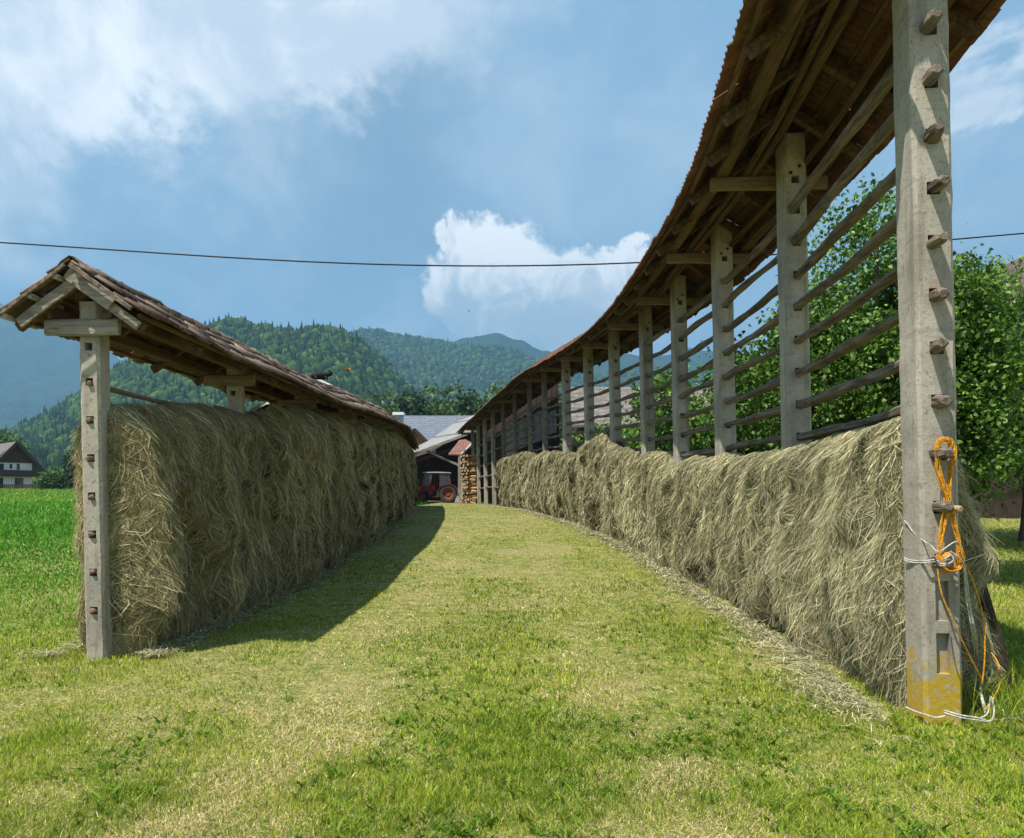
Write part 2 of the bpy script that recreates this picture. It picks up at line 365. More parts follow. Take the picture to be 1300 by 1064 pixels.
# ------------------------------------------------------------------ rack paths
class Path:
    def __init__(s, P, lean=.021, drop=None):
        P = np.array(P, float); n = len(P); out = []
        E = np.vstack([2*P[0]-P[1], P, 2*P[-1]-P[-2]]); marks = [0]; 
        for i in range(n-1):
            p0, p1, p2, p3 = E[i:i+4]
            for k in range(20):
                t = k/20; out.append(.5*((2*p1)+(-p0+p2)*t+(2*p0-5*p1+4*p2-p3)*t*t+(-p0+3*p1-3*p2+p3)*t**3))
        out.append(P[-1]); out = np.array(out)
        a = out[0]-(out[1]-out[0])/np.linalg.norm(out[1]-out[0])*3; b = out[-1]+(out[-1]-out[-2])/np.linalg.norm(out[-1]-out[-2])*3
        q = np.vstack([a, out, b]); ss = np.concatenate([[0], np.cumsum(np.linalg.norm(np.diff(q, axis=0), axis=1))])-3.0
        s.q = q; s.ss = ss; s.posts = [ss[1+20*i] for i in range(n)]; s.lean = lean; s.drop = drop
    def xy(s, t): return np.interp(t, s.ss, s.q[:, 0]), np.interp(t, s.ss, s.q[:, 1])
    def P(s, t, u, h):
        t, u, h = np.broadcast_arrays(np.asarray(t, float), np.asarray(u, float), np.asarray(h, float))
        x, y = s.xy(t); xa, ya = s.xy(t-.4); xb, yb = s.xy(t+.4); tx, ty = xb-xa, yb-ya; L = np.hypot(tx, ty); tx, ty = tx/L, ty/L
        gz = g(x, y)
        if s.drop is not None: h = h*(1-s.drop*smooth(t, 19, 46))
        return np.stack([x+ty*u-s.lean*h, y-tx*u, gz+h], -1)
PR = Path([(2.87, 4.82), (3.18, 7.82), (3.21, 10.5), (3.2, 13.2), (3.08, 15.8), (2.78, 18.6), (2.38, 21.2), (1.9, 23.7), (1.3, 26.5), (.83, 29.5), (.22, 32.6), (-.35, 35.7), (-.95, 39), (-1.52, 42), (-2.06, 45), (-2.55, 48)], drop=.06)
PL = Path([(-3.8, 6.56), (-3.72, 9.7), (-3.78, 12.9), (-3.75, 16.1), (-3.85, 19.3), (-4.02, 22.5), (-4.3, 25.7), (-4.62, 29), (-4.95, 32.2), (-5.3, 35.3), (-5.65, 38.3)])

def make_post(pa, s, wdt, dep, H, holes, hs, mat, parent, recess=()):
    """square post with chamfered corners and through holes: two full-height cheeks plus blocks between the holes"""
    mb = MB(); ch = .022; hw = hs/2
    def prism(prof, h0, h1, seg=1):
        m_ = len(prof); vs = []
        for k in range(seg+1):
            h = h0+(h1-h0)*k/seg
            for (u, t) in prof: vs.append(pa.P(s+t, u+rng.normal(0, .0022)*(abs(u) > hw+.001), h)[()])
        fs = [(k*m_+i, k*m_+(i+1) % m_, (k+1)*m_+(i+1) % m_, (k+1)*m_+i) for k in range(seg) for i in range(m_)]
        fs += [tuple(range(m_))[::-1], tuple(seg*m_+i for i in range(m_))]
        mb.add(vs, fs)
    W2, D2 = wdt/2, dep/2
    SG = 40 if s == pa.posts[0] else 10
    prism([(-W2+ch, -D2), (-hw, -D2), (-hw, D2), (-W2+ch, D2), (-W2, D2-ch), (-W2, -D2+ch)], -.1, H, SG)
    prism([(hw, -D2), (W2-ch, -D2), (W2, -D2+ch), (W2, D2-ch), (W2-ch, D2), (hw, D2)], -.1, H, SG)
    edges = [-.1]; blocks = []; cuts = sorted([(a-hs/2, a+hs/2, 0) for a in holes]+[(a, b, 1) for a, b in recess]); cur = -.1
    for a, b, kind in cuts:
        blocks.append((cur, a, 0)); 
        if kind: blocks.append((a, b, 1))
        cur = b
    blocks.append((cur, H, 0))
    for a, b, kind in blocks:
        f0 = -D2+(.045 if kind else 0)
        if b-a > .002: prism([(-hw, f0), (hw, f0), (hw, D2), (-hw, D2)], a, b)
    o = mb.build('post', mat, parent); return o

def wonky(pa, s0, s1, u, h, r, parent, mat, sag=.03, n=9, end0=False, stub=0.0):
    ts = np.linspace(s0, s1, n); q = np.linspace(0, 1, n)
    a = rng.uniform(-sag, sag); b = rng.uniform(-sag, sag)*.6; p = rng.uniform(0, 6)
    p0, p1 = pa.P(s0, u, h), pa.P(s1, u, h)
    pts = p0+(p1-p0)*q[:, None]
    pts[:, 2] += a*np.sin(q*math.pi)+.3*sag*np.sin(q*9+p)*np.sin(q*math.pi); pts[:, 0] += b*np.sin(q*math.pi*2)
    rad = r*(1+.12*np.sin(q*7+p)+rng.normal(0, .05, n))*(1.08-.16*q if rng.random() < .5 else .92+.16*q)
    if stub > 0:
        e = pts[0]-(p1-p0)/np.linalg.norm(p1-p0)*stub+np.array([rng.normal(0, .012), 0, rng.normal(0, .01)])
        pts = np.vstack([e, e+(pts[0]-e)*.15, pts]); rad = np.concatenate([[r*.55, r*.95], rad])
    mb = MB(); mb.tube(pts, rad, 7, squash=rng.uniform(.75, 1.0), rough=.08)
    return mb.build('rail', mat, parent)

def tiled_roof(pa, s0, s1, u0, half, wa, slope, parent, mat, tw=.2, ex=.29, sag=.02, mess=1.0):
    """two slopes of clay tiles; u0 apex lateral position, wa apex height of tile bed"""
    th = R(slope); Ls = half/math.cos(th); Vs = []; Fs = []; n0 = 0
    prof = [(0, .0), (.12, .022), (.24, .0), (.48, .0), (.60, .020), (.72, 0.0), (1.0, .0), (1.06, .012)]
    pr = np.array(prof); K = len(pr)
    rows = int(math.ceil(Ls/ex)); 
    ns = int((s1-s0)/tw)
    for sg in (-1, 1):
        for r_ in range(rows):
            b0 = r_*ex-.03; ln = min(ex+.07, Ls-b0)
            s_ = s0+(np.arange(ns)+.0)*tw+rng.normal(0, .006, ns)
            jb = rng.normal(0, .010*mess, ns); jc = np.abs(rng.normal(0, .007*mess, ns)); rot = rng.normal(0, .03*mess, ns)
            vv = []
            for layer in (0, 1):
                for end in (0, 1):
                    bb = b0+end*ln
                    cc = (.034 if end == 0 else .010)
                    for (pa_, pc) in prof:
                        ss = s_+pa_*tw; b = bb+jb+rot*(pa_-.5)*tw; c_ = cc+pc+jc-layer*.014
                        dip = sag*vn(ss*.55, sg*7.7+3)+sag*.5*vn(ss*1.9, sg*3.1)
                        u = u0+sg*(half-b*math.cos(th))+sg*c_*math.sin(th)
                        h = wa-half*math.tan(th)+b*math.sin(th)+c_*math.cos(th)+dip
                        vv.append(pa.P(ss, u, h))
            vv = np.stack(vv, 1)   # ns, 4K, 3
            fl = []
            for i in range(K-1):
                fl += [(i, i+1, K+i+1, K+i), (2*K+i+1, 2*K+i, 3*K+i, 3*K+i+1), (i+1, i, 2*K+i, 2*K+i+1), (K+i, K+i+1, 3*K+i+1, 3*K+i)]
            fl += [(0, K, 3*K, 2*K), (K-1, 3*K-1, 4*K-1, 2*K-1)]
            fl = np.array(fl); 
            Fs.append((np.arange(ns)[:, None, None]*4*K+fl[None]).reshape(-1, 4)+n0); Vs.append(vv.reshape(-1, 3)); n0 += ns*4*K
    # ridge tiles
    L = .36; nr = int((s1-s0)/L); A = 7
    s_ = s0+np.arange(nr)*L; vv = []
    for layer in (0, 1):
        for end in (0, 1):
            ro = (.098 if end == 0 else .085)-layer*.014; 
            for k in range(A):
                an = math.pi*k/(A-1); ss = s_+end*(L+.03)
                vv.append(pa.P(ss, u0+math.cos(an)*ro*1.1, wa-.035+math.sin(an)*ro+rng.normal(0, .010*mess, nr)+sag*.5*vn(ss*.55, 10.7)))
    vv = np.stack(vv, 1); fl = []
    for i in range(A-1):
        fl += [(i, i+1, A+i+1, A+i), (2*A+i+1, 2*A+i, 3*A+i, 3*A+i+1), (i+1, i, 2*A+i, 2*A+i+1), (A+i, A+i+1, 3*A+i+1, 3*A+i)]
    Fs.append((np.arange(nr)[:, None, None]*4*A+np.array(fl)[None]).reshape(-1, 4)+n0); Vs.append(vv.reshape(-1, 3))
    return bulk('roof', np.vstack(Vs), np.vstack(Fs), mat, parent)

def roof_frame(pa, s0, s1, u0, half, wa, slope, roof, rafter_step, wood, bsec=(.045, .035), rsec=(.075, .10), nb=None):
    th = R(slope); nrm = .0
    def rp(s, sg, b, c): # b distance along slope from the eave, c below the tile bed
        return pa.P(s, u0+sg*(half-b*math.cos(th))-sg*c*math.sin(th), wa-half*math.tan(th)+b*math.sin(th)-c*math.cos(th))
    Ls = half/math.cos(th); rows = int(math.ceil(Ls/.29))
    for sg in (-1, 1):
        for k in range(rows):
            b = .05+k*(Ls-.1)/(rows-1); ts = np.arange(s0, s1+.01, 1.0); mb = MB()
            for a, c_ in zip(ts[:-1], ts[1:]): mb.bar(rp(a, sg, b, .022), rp(c_+.01, sg, b, .022), *bsec)
            mb.build('batten', wood, roof)
        for s in np.arange(s0+.12, s1, rafter_step):
            s += rng.normal(0, .04)
            MB().bar(rp(s, sg, -.0, .10), rp(s, sg, Ls-.02, .10), *rsec, seg=3, jit=.003).build('rafter', wood, roof)

def long_beam(name, pa, marks, u, h, w_, h_, mat, parent, jit=.004):
    mb = MB(); rs = []
    for a, b in zip(marks[:-1], marks[1:]): mb.bar(pa.P(a, u, h), pa.P(b-.004, u, h), w_, h_, 4, jit)
    return mb.build(name, mat, parent)

# ------------------------------------------------------------------ right-hand (tall) hayrack
K = PR.posts; NP = len(K)
RH = empty('hayrack', PR.P(0, 0, 0), 'tall long tile-roofed hayrack of concrete posts right of the grass track', 'hayrack', 'roofed hayracks either side of the track')
wk = [1.08+.351*k for k in range(11)]
for i in range(NP):
    if i < 8:
        make_post(PR, K[i], .245, .29, 5.42, wk+[4.92], .085, M['conc'], RH, recess=((.33, .60), (.68, .945)) if i == 0 else ())
    else:
        cw = .2 if i < 12 else .24
        MB().bar(PR.P(K[i], 0, -.1), PR.P(K[i], 0, 5.4), cw, cw, 5, .004, up=(0, 1, 0)).build('post', M['wpost'] if i < 12 else M['conc_plain'], RH)
    f = .145+.04 if i else -.185
    if 0 < i < 8:
        for du, dh in ((.045, 5.06), (-.05, 4.99)):
            c0 = PR.P(K[i]-.145, du, dh); MB().tube([c0+np.array([0, .01, 0]), c0-np.array([0, .012, 0])], .018, 8).build('bolt', M['black'], RH)
    for dy in (f,):
        MB().bar(PR.P(K[i]+dy, -.80+rng.normal(0, .02), 5.02), PR.P(K[i]+dy, .46, 5.02), .07, .14, 4, .003).build('crossbeam', M['cross'], RH)
        
for i in range(NP-1):
    lo = 0 if i == 0 else (3 if i < 11 else 0)
    step = 1 if i < 11 else 2
    for k in range(lo, 11, step):
        if i >= 4 and k > 9: continue
        wonky(PR, K[i]+(.0 if i else -.10), K[i+1]-.003, rng.normal(0, .008), wk[k]+rng.normal(0, .010), .051, RH, M['rail'], sag=.034,
              stub=(.13+.07*rng.random()) if i == 0 else 0, n=9)
marks = [K[0]-.5]+K[1:-1]+[K[-1]+.5]
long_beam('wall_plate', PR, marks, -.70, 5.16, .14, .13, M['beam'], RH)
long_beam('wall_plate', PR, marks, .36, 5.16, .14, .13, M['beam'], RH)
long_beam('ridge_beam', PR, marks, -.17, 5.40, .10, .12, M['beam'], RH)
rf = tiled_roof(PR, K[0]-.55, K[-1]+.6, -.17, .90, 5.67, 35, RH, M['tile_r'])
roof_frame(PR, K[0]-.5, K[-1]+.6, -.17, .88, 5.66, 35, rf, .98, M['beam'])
# loose planks and poles stored along the inner beams
for (u, h, a, b, r_) in ((-.45, 5.12, -.6, 7.5, .035), (-.36, 5.11, 2.2, 9.9, .03), (.12, 5.12, -.5, 5.9, .035), (-.55, 5.13, 8.0, 14.2, .03), (.2, 5.12, 9, 17, .03)):
    ts = np.linspace(a, b, 10); MB().tube(PR.P(ts, u+.03*np.sin(ts), h+.0*ts), r_, 7, rough=.04).build('stored_pole', M['beam'], RH)
MB().tube([pt(1228, 690, 5.2), pt(1246, 750, 5.22), pt(1266, 820, 5.2), pt(1282, 892, 5.2)-np.array([0, 0, .05])], [.04, .045, .05, .05], 8, rough=.06).build('prop', M['dark_z'], RH)
# fresh wooden peg in the next hole
pegp = PR.P(K[0]-.145, .0, wk[1])
# ------------------------------------------------------------------ left-hand (low) hayrack
KL = PL.posts
LH = empty('hayrack', PL.P(0, 0, 0), 'low old hayrack with mossy tiled roof left of the grass track', 'hayrack', 'roofed hayracks either side of the track')
wl = [.45+.348*k for k in range(7)]
for i, s in enumerate(KL):
    if i > 0 and i % 1: continue
    make_post(PL, s, .185, .19, 3.27 if i == 0 else 3.2, wl+[2.86], .07, M['conc_plain'], LH)
    MB().bar(PL.P(s-.125, -.37, 3.025), PL.P(s-.125, .31, 3.03), .055, .15, 5, .003, ch=.3).build('crossbeam', M['grey_x'] if i == 0 else M['cross'], LH)
for i in range(len(KL)-1):
    for k in ((0, 1, 2, 3, 4, 5, 6) if i == 0 else (6,)):
        wonky(PL, KL[i]+(-.06 if i == 0 else 0), KL[i+1]-.003, 0, wl[k]+rng.normal(0, .006), .028, LH, M['stub'] if i == 0 else M['rail'], sag=.03, stub=.06 if i == 0 else 0)
mk = [KL[0]-.16]+KL[1:-1]+[KL[-1]+.3]
long_beam('wall_plate', PL, mk, .20, 3.165, .11, .125, M['beam'], LH)
long_beam('wall_plate', PL, mk, -.36, 3.165, .12, .125, M['beam'], LH)
long_beam('ridge_beam', PL, [KL[0]-.12]+mk[1:], -.06, 3.36, .13, .13, M['beam'], LH)
UL = -.02
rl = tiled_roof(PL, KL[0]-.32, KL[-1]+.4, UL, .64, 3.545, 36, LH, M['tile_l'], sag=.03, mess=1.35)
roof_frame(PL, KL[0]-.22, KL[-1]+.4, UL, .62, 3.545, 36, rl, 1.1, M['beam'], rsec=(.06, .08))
th = R(36)
def lrp(s, sg, b, c): return PL.P(s, UL+sg*(.64-b*math.cos(th))-sg*c*math.sin(th), 3.545-.64*math.tan(th)+b*math.sin(th)-c*math.cos(th))
LsL = .64/math.cos(th)
for sg, b0, b1, s_, c_, hh in ((1, .02, .36, -.24, .10, .085), (1, .30, .79, -.27, .085, .11), (-1, .08, .76, -.245, .11, .095)):
    MB().bar(lrp(s_, sg, b0, c_), lrp(s_, sg, b1, c_), .026, hh, 4, .002).build('bargeboard', M['grey_x'], LH)
for sg, b in ((-1, .04), (-1, .34), (-1, .63), (1, .66)):       # batten ends poking out of the gable
    MB().bar(lrp(-.33, sg, b, .025), lrp(.1, sg, b, .025), .045, .04).build('batten_end', M['grey_y'], LH)
for a, b in ((.03, .62),):
    MB().bar(lrp(-.32, 1, .70, -.02), lrp(1.0, 1, .74, -.05), .12, .022).build('verge_board', M['grey_y'], LH)
MB().bar(lrp(-.34, 1, .1, .0), lrp(-.34, 1, .76, .0), .03, .04).build('verge_board', M['rail'], LH)
MB().bar(lrp(-.34, -1, .0, .0), lrp(-.34, -1, .76, .0), .02, .03).build('verge_board', M['rail'], LH)

# ------------------------------------------------------------------ hanging hay
HAYP = np.array([[.46, .41, .235], [.62, .57, .35], [.27, .245, .125], [.78, .73, .50], [.15, .132, .07], [.41, .405, .22]])
M['hay'] = mat_tint('hay_strands', .2, .8, .12, .42)
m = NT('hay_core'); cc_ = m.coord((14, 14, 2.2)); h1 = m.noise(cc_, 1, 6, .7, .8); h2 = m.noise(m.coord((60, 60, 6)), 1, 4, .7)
M['haycore'] = m.finish(m.mix(m.ramp(h1, .35, .65), (.045, .04, .018), (.14, .12, .055)), .95, m.math('ADD', h1, h2), 1.0, .03, .05)  # core colour darkened to stand for the shade in gaps between strands
class Hay:
    def __init__(s, pa, s0, s1, top, bot, thick, seed, tone=1.0):
        s.tone = np.array(tone)
        s.pa, s.s0, s.s1, s.top, s.bot, s.th, s.seed = pa, s0, s1, top, bot, thick, seed
    def uw(s, t, q, extra=0.0):   # q in [-1,1], 0 top, sign = side, |q|=1 bottom
        a = np.abs(q); sg = np.where(q < 0, -1.0, 1.0)
        T = s.top(t)+.085*vn(t*1.1, 4.4, 0, s.seed)+.055*vn(t*3.3, 1.4, 0, s.seed); B = s.bot(t)+.09*vn(t*2.6, sg*3.7, 0, s.seed)+.05*vn(t*7.6, sg*1.7, 0, s.seed)
        w_ = T-(T-B)*np.clip(a, 0, 1.2)**1.0
        r = np.clip(a/.16, 0, 1); rd = np.sqrt(np.clip(1-(1-r)**2, 0, 1))
        endt = np.minimum(smooth(t, s.s0-.03, s.s0+.13)**.5, smooth(-t, -s.s1-.02, -s.s1+.4)**.5)
        z = sg*5.0
        f = .12*fbm(t*1.15+.35*vn(w_*1.2, z, 0, 3), w_*.45, z, 2, s.seed)+.06*vn(t*3.4+.3*vn(w_*1.6, z, 0, 8), w_*.5, z, s.seed+3)+.045*vn(t*9+.5*vn(w_*2.5, z), w_*1.0, z, s.seed+5)+.02*vn(t*19, w_*5, z, s.seed+6)
        saw = np.mod(a*2.3+1.5*vn(t*1.25, z, 0, s.seed+21)+.6*vn(t*3.7, z, 0, s.seed+22), 1.0)
        f = f+.02*vn(t*1.7, w_*2.6, z, s.seed+9)+.075*(saw**1.5-.4)*smooth(saw, 1.0, .93)
        rg = 1-2.4*np.abs(vn(t*2.3+.5*vn(w_*1.3, z, 0, 77), w_*.35, z, s.seed+31)); f = f+.12*(rg-.5)+.075*(1-2*np.abs(vn(t*5.6+.35*vn(w_*2, z, 0, 78), w_*.55, z, s.seed+32)))
        gn = fbm(t*2.3, w_*1.0+2*vn(t*1.3, 8.8), z, 3, s.seed+61); f = f-.20*smooth(-gn, .14, .36)
        th_ = (s.th*(.84+.22*np.sin(np.clip(a, 0, 1)*2.3))+f*rd)*rd*endt
        th_ = th_*(1-.35*smooth(a, .9, 1.15))
        return sg*(np.maximum(th_, .02*rd)+extra), w_
    def pts(s, t, q, extra=0.0):
        u, w_ = s.uw(t, q, extra); return s.pa.P(t, u, w_)
    def build(s, N, label, wmul=1.0):
        ts = np.arange(s.s0, s.s1+.05, .07); qs = np.concatenate([np.linspace(-1, -.16, 34), np.linspace(-.14, .14, 9), np.linspace(.16, 1, 34)])
        TT, QQ = np.meshgrid(ts, qs); u, w_ = s.uw(TT, QQ, -.03); v = s.pa.P(TT, u*np.where(np.abs(u) < .02, 0, 1), w_-.02)
        a, b = v.shape[:2]; idx = np.arange(a*b).reshape(a, b)
        qf = np.stack([idx[:-1,:-1], idx[:-1,1:], idx[1:,1:], idx[1:,:-1]], -1).reshape(-1, 4)
        close = np.stack([idx[-1,:-1], idx[-1,1:], idx[0,1:], idx[0,:-1]], -1)
        V = [v.reshape(-1, 3)]; Fq = [qf, close]; n0 = a*b; Cc = [np.full((n0, 3), .3)]
        # strands, screen-uniform along the length
        x0, y0 = s.pa.xy(np.array([s.s0, s.s1])); inv = rng.uniform(1/y0[1]**1.35, 1/y0[0]**1.35, N); y = inv**(-1/1.35)
        tt = np.interp(y, np.interp(ts, ts, s.pa.xy(ts)[1]), ts)
        tt = np.where(rng.random(N) < .03, s.s0+np.abs(rng.normal(0, .12, N)), tt)
        inner = -1 if s.pa is PR else 1
        sd = np.where(rng.random(N) < .80, inner, -inner)
        q = sd*np.clip(rng.beta(1.0, 1.15, N)*1.12, .0, 1.12)
        q = np.where(rng.random(N) < .12, rng.normal(0, .08, N), q)
        Lw = rng.uniform(.10, .42, N)*np.where(rng.random(N) < .2, .6, 1); H = s.top(tt)-s.bot(tt)
        wild = rng.random(N) < .13
        drift = np.where(wild, rng.normal(0, .12, N), rng.normal(0, .028, N))+.03*vn(tt*2.3, q*5, 0, 51)+.03*vn(tt*7, q*9, 0, 52)
        curve = rng.normal(0, .05, N)
        lift = np.where(rng.random(N) < .14, rng.uniform(.02, .13, N), rng.uniform(-.02, .04, N))
        base = rng.uniform(-.03, .025, N)
        wd = np.clip(.0005*y*rng.uniform(.5, 1.6, N), .0019, .012)*wmul
        P_ = []; KK = 4
        for k in range(KK):
            f = k/(KK-1); qq = q+np.sign(q)*Lw*f/H*np.where(wild, .6, 1); 
            P_.append(s.pts(np.clip(tt+drift*f+curve*f*(1-f)*2, s.s0-.05, s.s1+.05), qq, base+lift*f**1.6)-np.stack([0*f*q, 0*q, .02*f*np.abs(lift)*10], -1))
        P_ = np.stack(P_, 1); tg = P_[:, 1:]-P_[:, :-1]; tg = np.concatenate([tg, tg[:, -1:]], 1)
        rv = rng.normal(0, 1, (N, 1, 3)); sdv = np.cross(tg, rv); sdv /= np.linalg.norm(sdv, axis=2, keepdims=True)+1e-9
        taper = np.array([.7, 1, .9, .35])[None, :, None]
        o = sdv*wd[:, None, None]*.5*taper
        vv = np.stack([P_-o, P_+o], 2).reshape(N, KK*2, 3)
        fl = np.array([(2*k, 2*k+1, 2*k+3, 2*k+2) for k in range(KK-1)])
        Fq.append((np.arange(N)[:, None, None]*KK*2+fl[None]).reshape(-1, 4)+n0); V.append(vv.reshape(-1, 3))
        band = (.5+.5*fbm(tt*1.2, q*2.2, sd*3, 3, 41))[:, None]
        col = pick(HAYP, N)*(.62+.75*band)*s.tone
        Cc.append(np.repeat(col, KK*2, 0))
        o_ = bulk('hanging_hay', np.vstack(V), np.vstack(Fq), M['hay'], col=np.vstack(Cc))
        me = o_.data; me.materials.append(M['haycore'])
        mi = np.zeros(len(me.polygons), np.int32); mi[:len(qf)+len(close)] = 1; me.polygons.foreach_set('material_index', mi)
        tag(o_, label, 'hay', kind='stuff'); return o_
def topR(t):
    sp = np.array([0, 2.5, 5, 7.8, 8.6, 10.2, 11.2, 12.4, 13.6, 14.2, 15, 17, 19.5, 21.5, 23, 26, 29, 33, 36])
    hp = np.array([2.08, 2.04, 2.10, 2.0, 2.12, 2.28, 2.12, 2.40, 2.42, 2.80, 2.80, 2.26, 2.3, 2.32, 2.3, 2.6, 2.5, 2.6, 2.6])
    return np.interp(t, sp, hp)
HR = Hay(PR, K[0]+.17, K[11]-.6, topR, lambda t: .14+0*t, .36, 11)
hay_r = HR.build(270000, 'greenish yellow hay hanging in long tufts over the lower rails of the tall concrete rack')
def topL(t): return np.interp(t, [0, 1.2, 2.2, 3.2, 6, 9, 32], [2.3, 2.48, 2.66, 2.72, 2.95, 2.98, 2.95])
HL = Hay(PL, KL[0]+.02, KL[-1]-.1, topL, lambda t: .10+0*t, .425, 23, (.98, .92, .82))
hay_l = HL.build(230000, 'brownish hay packed to the roof and hanging almost to the ground on the low old rack')
# strewn hay on the ground along both racks
N = 13000; side = rng.random(N) < .72
tt = np.where(side, rng.uniform(K[0]-.8, K[11], N)**1.0, 0); tt = np.where(side, K[0]+.1+rng.normal(0, .35, N)+(K[11]-K[0])*rng.random(N)**1.45, KL[0]-.05+(KL[-1])*rng.random(N)**1.8)
uu = np.where(side, -.36-np.abs(rng.normal(0, .20, N)), .38+np.abs(rng.normal(0, .14, N)))*np.where(rng.random(N) < .25, -1, 1)
p = np.where(side[:, None], PR.P(tt, uu, 0), PL.P(tt, uu, 0))
px_, py_ = p[:, 0], p[:, 1]; an = rng.uniform(0, math.pi*2, N); Ls_ = rng.uniform(.05, .28, N); cv = rng.normal(0, .6, N); z0 = g(px_, py_)+rng.uniform(.012, .06, N)
P_ = []
for k in range(4):
    f = k/3; a_ = an+cv*f; P_.append(np.stack([px_+np.cos(a_)*Ls_*(f-.5), py_+np.sin(a_)*Ls_*(f-.5), z0+rng.uniform(-.01, .02, N)], -1))
P_ = np.stack(P_, 1); wd = np.clip(.0009*py_, .003, .015)
o = np.stack([-np.sin(an), np.cos(an), 0*an], -1)[:, None, :]*wd[:, None, None]*.5
vv = np.stack([P_-o, P_+o], 2).reshape(-1, 3); fl = np.array([(2*k, 2*k+1, 2*k+3, 2*k+2) for k in range(3)])
sh = bulk('strewn_hay', vv, (np.arange(N)[:, None, None]*8+fl[None]).reshape(-1, 4), M['hay'], col=np.repeat(pick(HAYP*.86, N), 8, 0))
tag(sh, 'loose pale hay strewn on the grass along the feet of both racks', 'hay', kind='stuff')

# ------------------------------------------------------------------ trees
def leaf_cloud(C0, rad, n_clu, n_leaf, size, seed, gap=.0, clr=.3):
    r_ = np.random.default_rng(seed); cs = []
    while len(cs) < n_clu:
        v = r_.normal(0, 1, 3); v /= np.linalg.norm(v); rr_ = r_.random()**(.45)
        lump = 1+.34*float(vn(v[0]*2.2, v[1]*2.2, v[2]*2.2+seed, seed))+.16*float(vn(v[0]*5.5, v[1]*5.5, v[2]*5.5, seed+5))
        p_ = v*rr_*lump
        if v[2] < -.1 and rr_ > .75 and r_.random() < .4: continue
        if float(vn(*(p_*2.6+seed), seed+2)) < gap-.28: continue
        cs.append(p_*np.asarray(rad)+C0)
    cs = np.array(cs); N = n_clu*n_leaf
    c = np.repeat(cs, n_leaf, 0)+r_.normal(0, clr, (N, 3))*np.array([1, 1, .75])
    d = r_.normal(0, 1, (N, 3))+np.array([0, 0, -.35]); d /= np.linalg.norm(d, axis=1)[:, None]
    nn = np.cross(d, r_.normal(0, 1, (N, 3))+np.array([.0, 0, .0])); nn /= np.linalg.norm(nn, axis=1)[:, None]
    L = size*r_.uniform(.6, 1.3, N)[:, None]; Wd = L*.32
    up = np.cross(nn, d)*L*.10
    V = np.stack([c, c+d*L*.45+nn*Wd+up, c+d*L, c+d*L*.45-nn*Wd+up], 1).reshape(-1, 3)
    b = np.arange(N)[:, None]*4
    return cs, V, np.concatenate([b+np.array([0, 1, 2]), b+np.array([0, 2, 3])])
M['bark'] = mat_wood('tree_bark', (.07, .055, .04), (.15, .12, .09), 'z')
M['leafA'] = mat_leaf('orchard_leaf', [(.03, .075, .010), (.07, .16, .016), (.14, .27, .03), (.28, .44, .07)])
M['leafB'] = mat_leaf('far_leaf', [(.055, .10, .025), (.09, .16, .035), (.13, .21, .05)], .25, .2)
M['leafC'] = mat_leaf('needle', [(.03, .058, .022), (.045, .08, .03), (.06, .10, .035)], .1, .15)
def tree(x, y, z0, h, rad, cb, label, n_clu, n_leaf, size, seed, mat, name='fruit_tree', group=None, clr=.26, limbs=9, trunk_r=.12, gap=0.0, far=False):
    root = empty(name, (x, y, z0), label, 'tree', group); r_ = np.random.default_rng(seed+99)
    C0 = np.array([x, y, z0+(h+cb)/2]); rd = (rad, rad, (h-cb)/2)
    cs, V, T = leaf_cloud(C0, rd, n_clu, n_leaf, size, seed, gap, clr)
    mb = MB(); top = np.array([x+r_.normal(0, .1), y, z0+cb+(h-cb)*.55]); mid = np.array([x+r_.normal(0, .12), y, z0+cb*.9])
    b0 = np.array([x, y, z0-.15])
    ks = np.linspace(0, 1, 6)[:, None]; trunk = (1-ks)**2*b0+2*ks*(1-ks)*mid+ks**2*top
    mb.tube(trunk, np.linspace(trunk_r*1.25, trunk_r*.4, 6), 8, rough=.05)
    for i in range(limbs):
        e = cs[r_.integers(0, len(cs))]; st = trunk[r_.integers(2, 5)]
        mm = (st+e)/2+np.array([0, 0, -.1*rad])+r_.normal(0, .08*rad, 3)
        t = np.linspace(0, 1, 6)[:, None]; q = (1-t)**2*st+2*t*(1-t)*mm+t**2*e
        mb.tube(q, np.linspace(trunk_r*.45, trunk_r*.09, 6), 6, rough=.06)
        if not far:
            for j in range(3):
                e2 = cs[r_.integers(0, len(cs))]
                if np.linalg.norm(e2-q[3]) < rad*.9: mb.tube([q[3], (q[3]+e2)/2+r_.normal(0, .06, 3), e2], [trunk_r*.2, trunk_r*.12, trunk_r*.05], 5)
    mb.build('trunk', M['bark'], root)
    bulk('crown', V, T, mat, root)
    return root
GT = 'trees in the orchard behind the tall rack'
tree(6.55, 13.0, .15, 6.0, 2.35, 1.5, 'large leafy fruit tree filling the gaps between the two nearest concrete posts', 1000, 46, .10, 1, M['leafA'], group=GT, limbs=34, trunk_r=.13, gap=.3, clr=.17)
tree(7.2, 11.4, .1, 5.3, .98, 1.0, 'fruit tree rising just right of the nearest concrete post', 500, 40, .095, 2, M['leafA'], group=GT, limbs=18, trunk_r=.09, clr=.13, gap=.12)
tree(12.6, 17.6, .2, 4.2, 1.8, 1.7, 'small fruit tree with forked bare trunk at the right edge of the lawn', 300, 42, .13, 3, M['leafA'], group=GT, limbs=12, trunk_r=.06, clr=.24)
tree(11.4, 15.6, .1, 4.7, 1.75, 1.9, 'broad fruit tree below the brown roof at the right edge', 340, 42, .12, 33, M['leafA'], group=GT, limbs=10, trunk_r=.05, clr=.24)
tree(5.9, 18.5, .4, 4.6, 1.5, .7, 'rounded fruit tree between the third and fourth concrete posts', 220, 36, .15, 4, M['leafA'], group=GT)
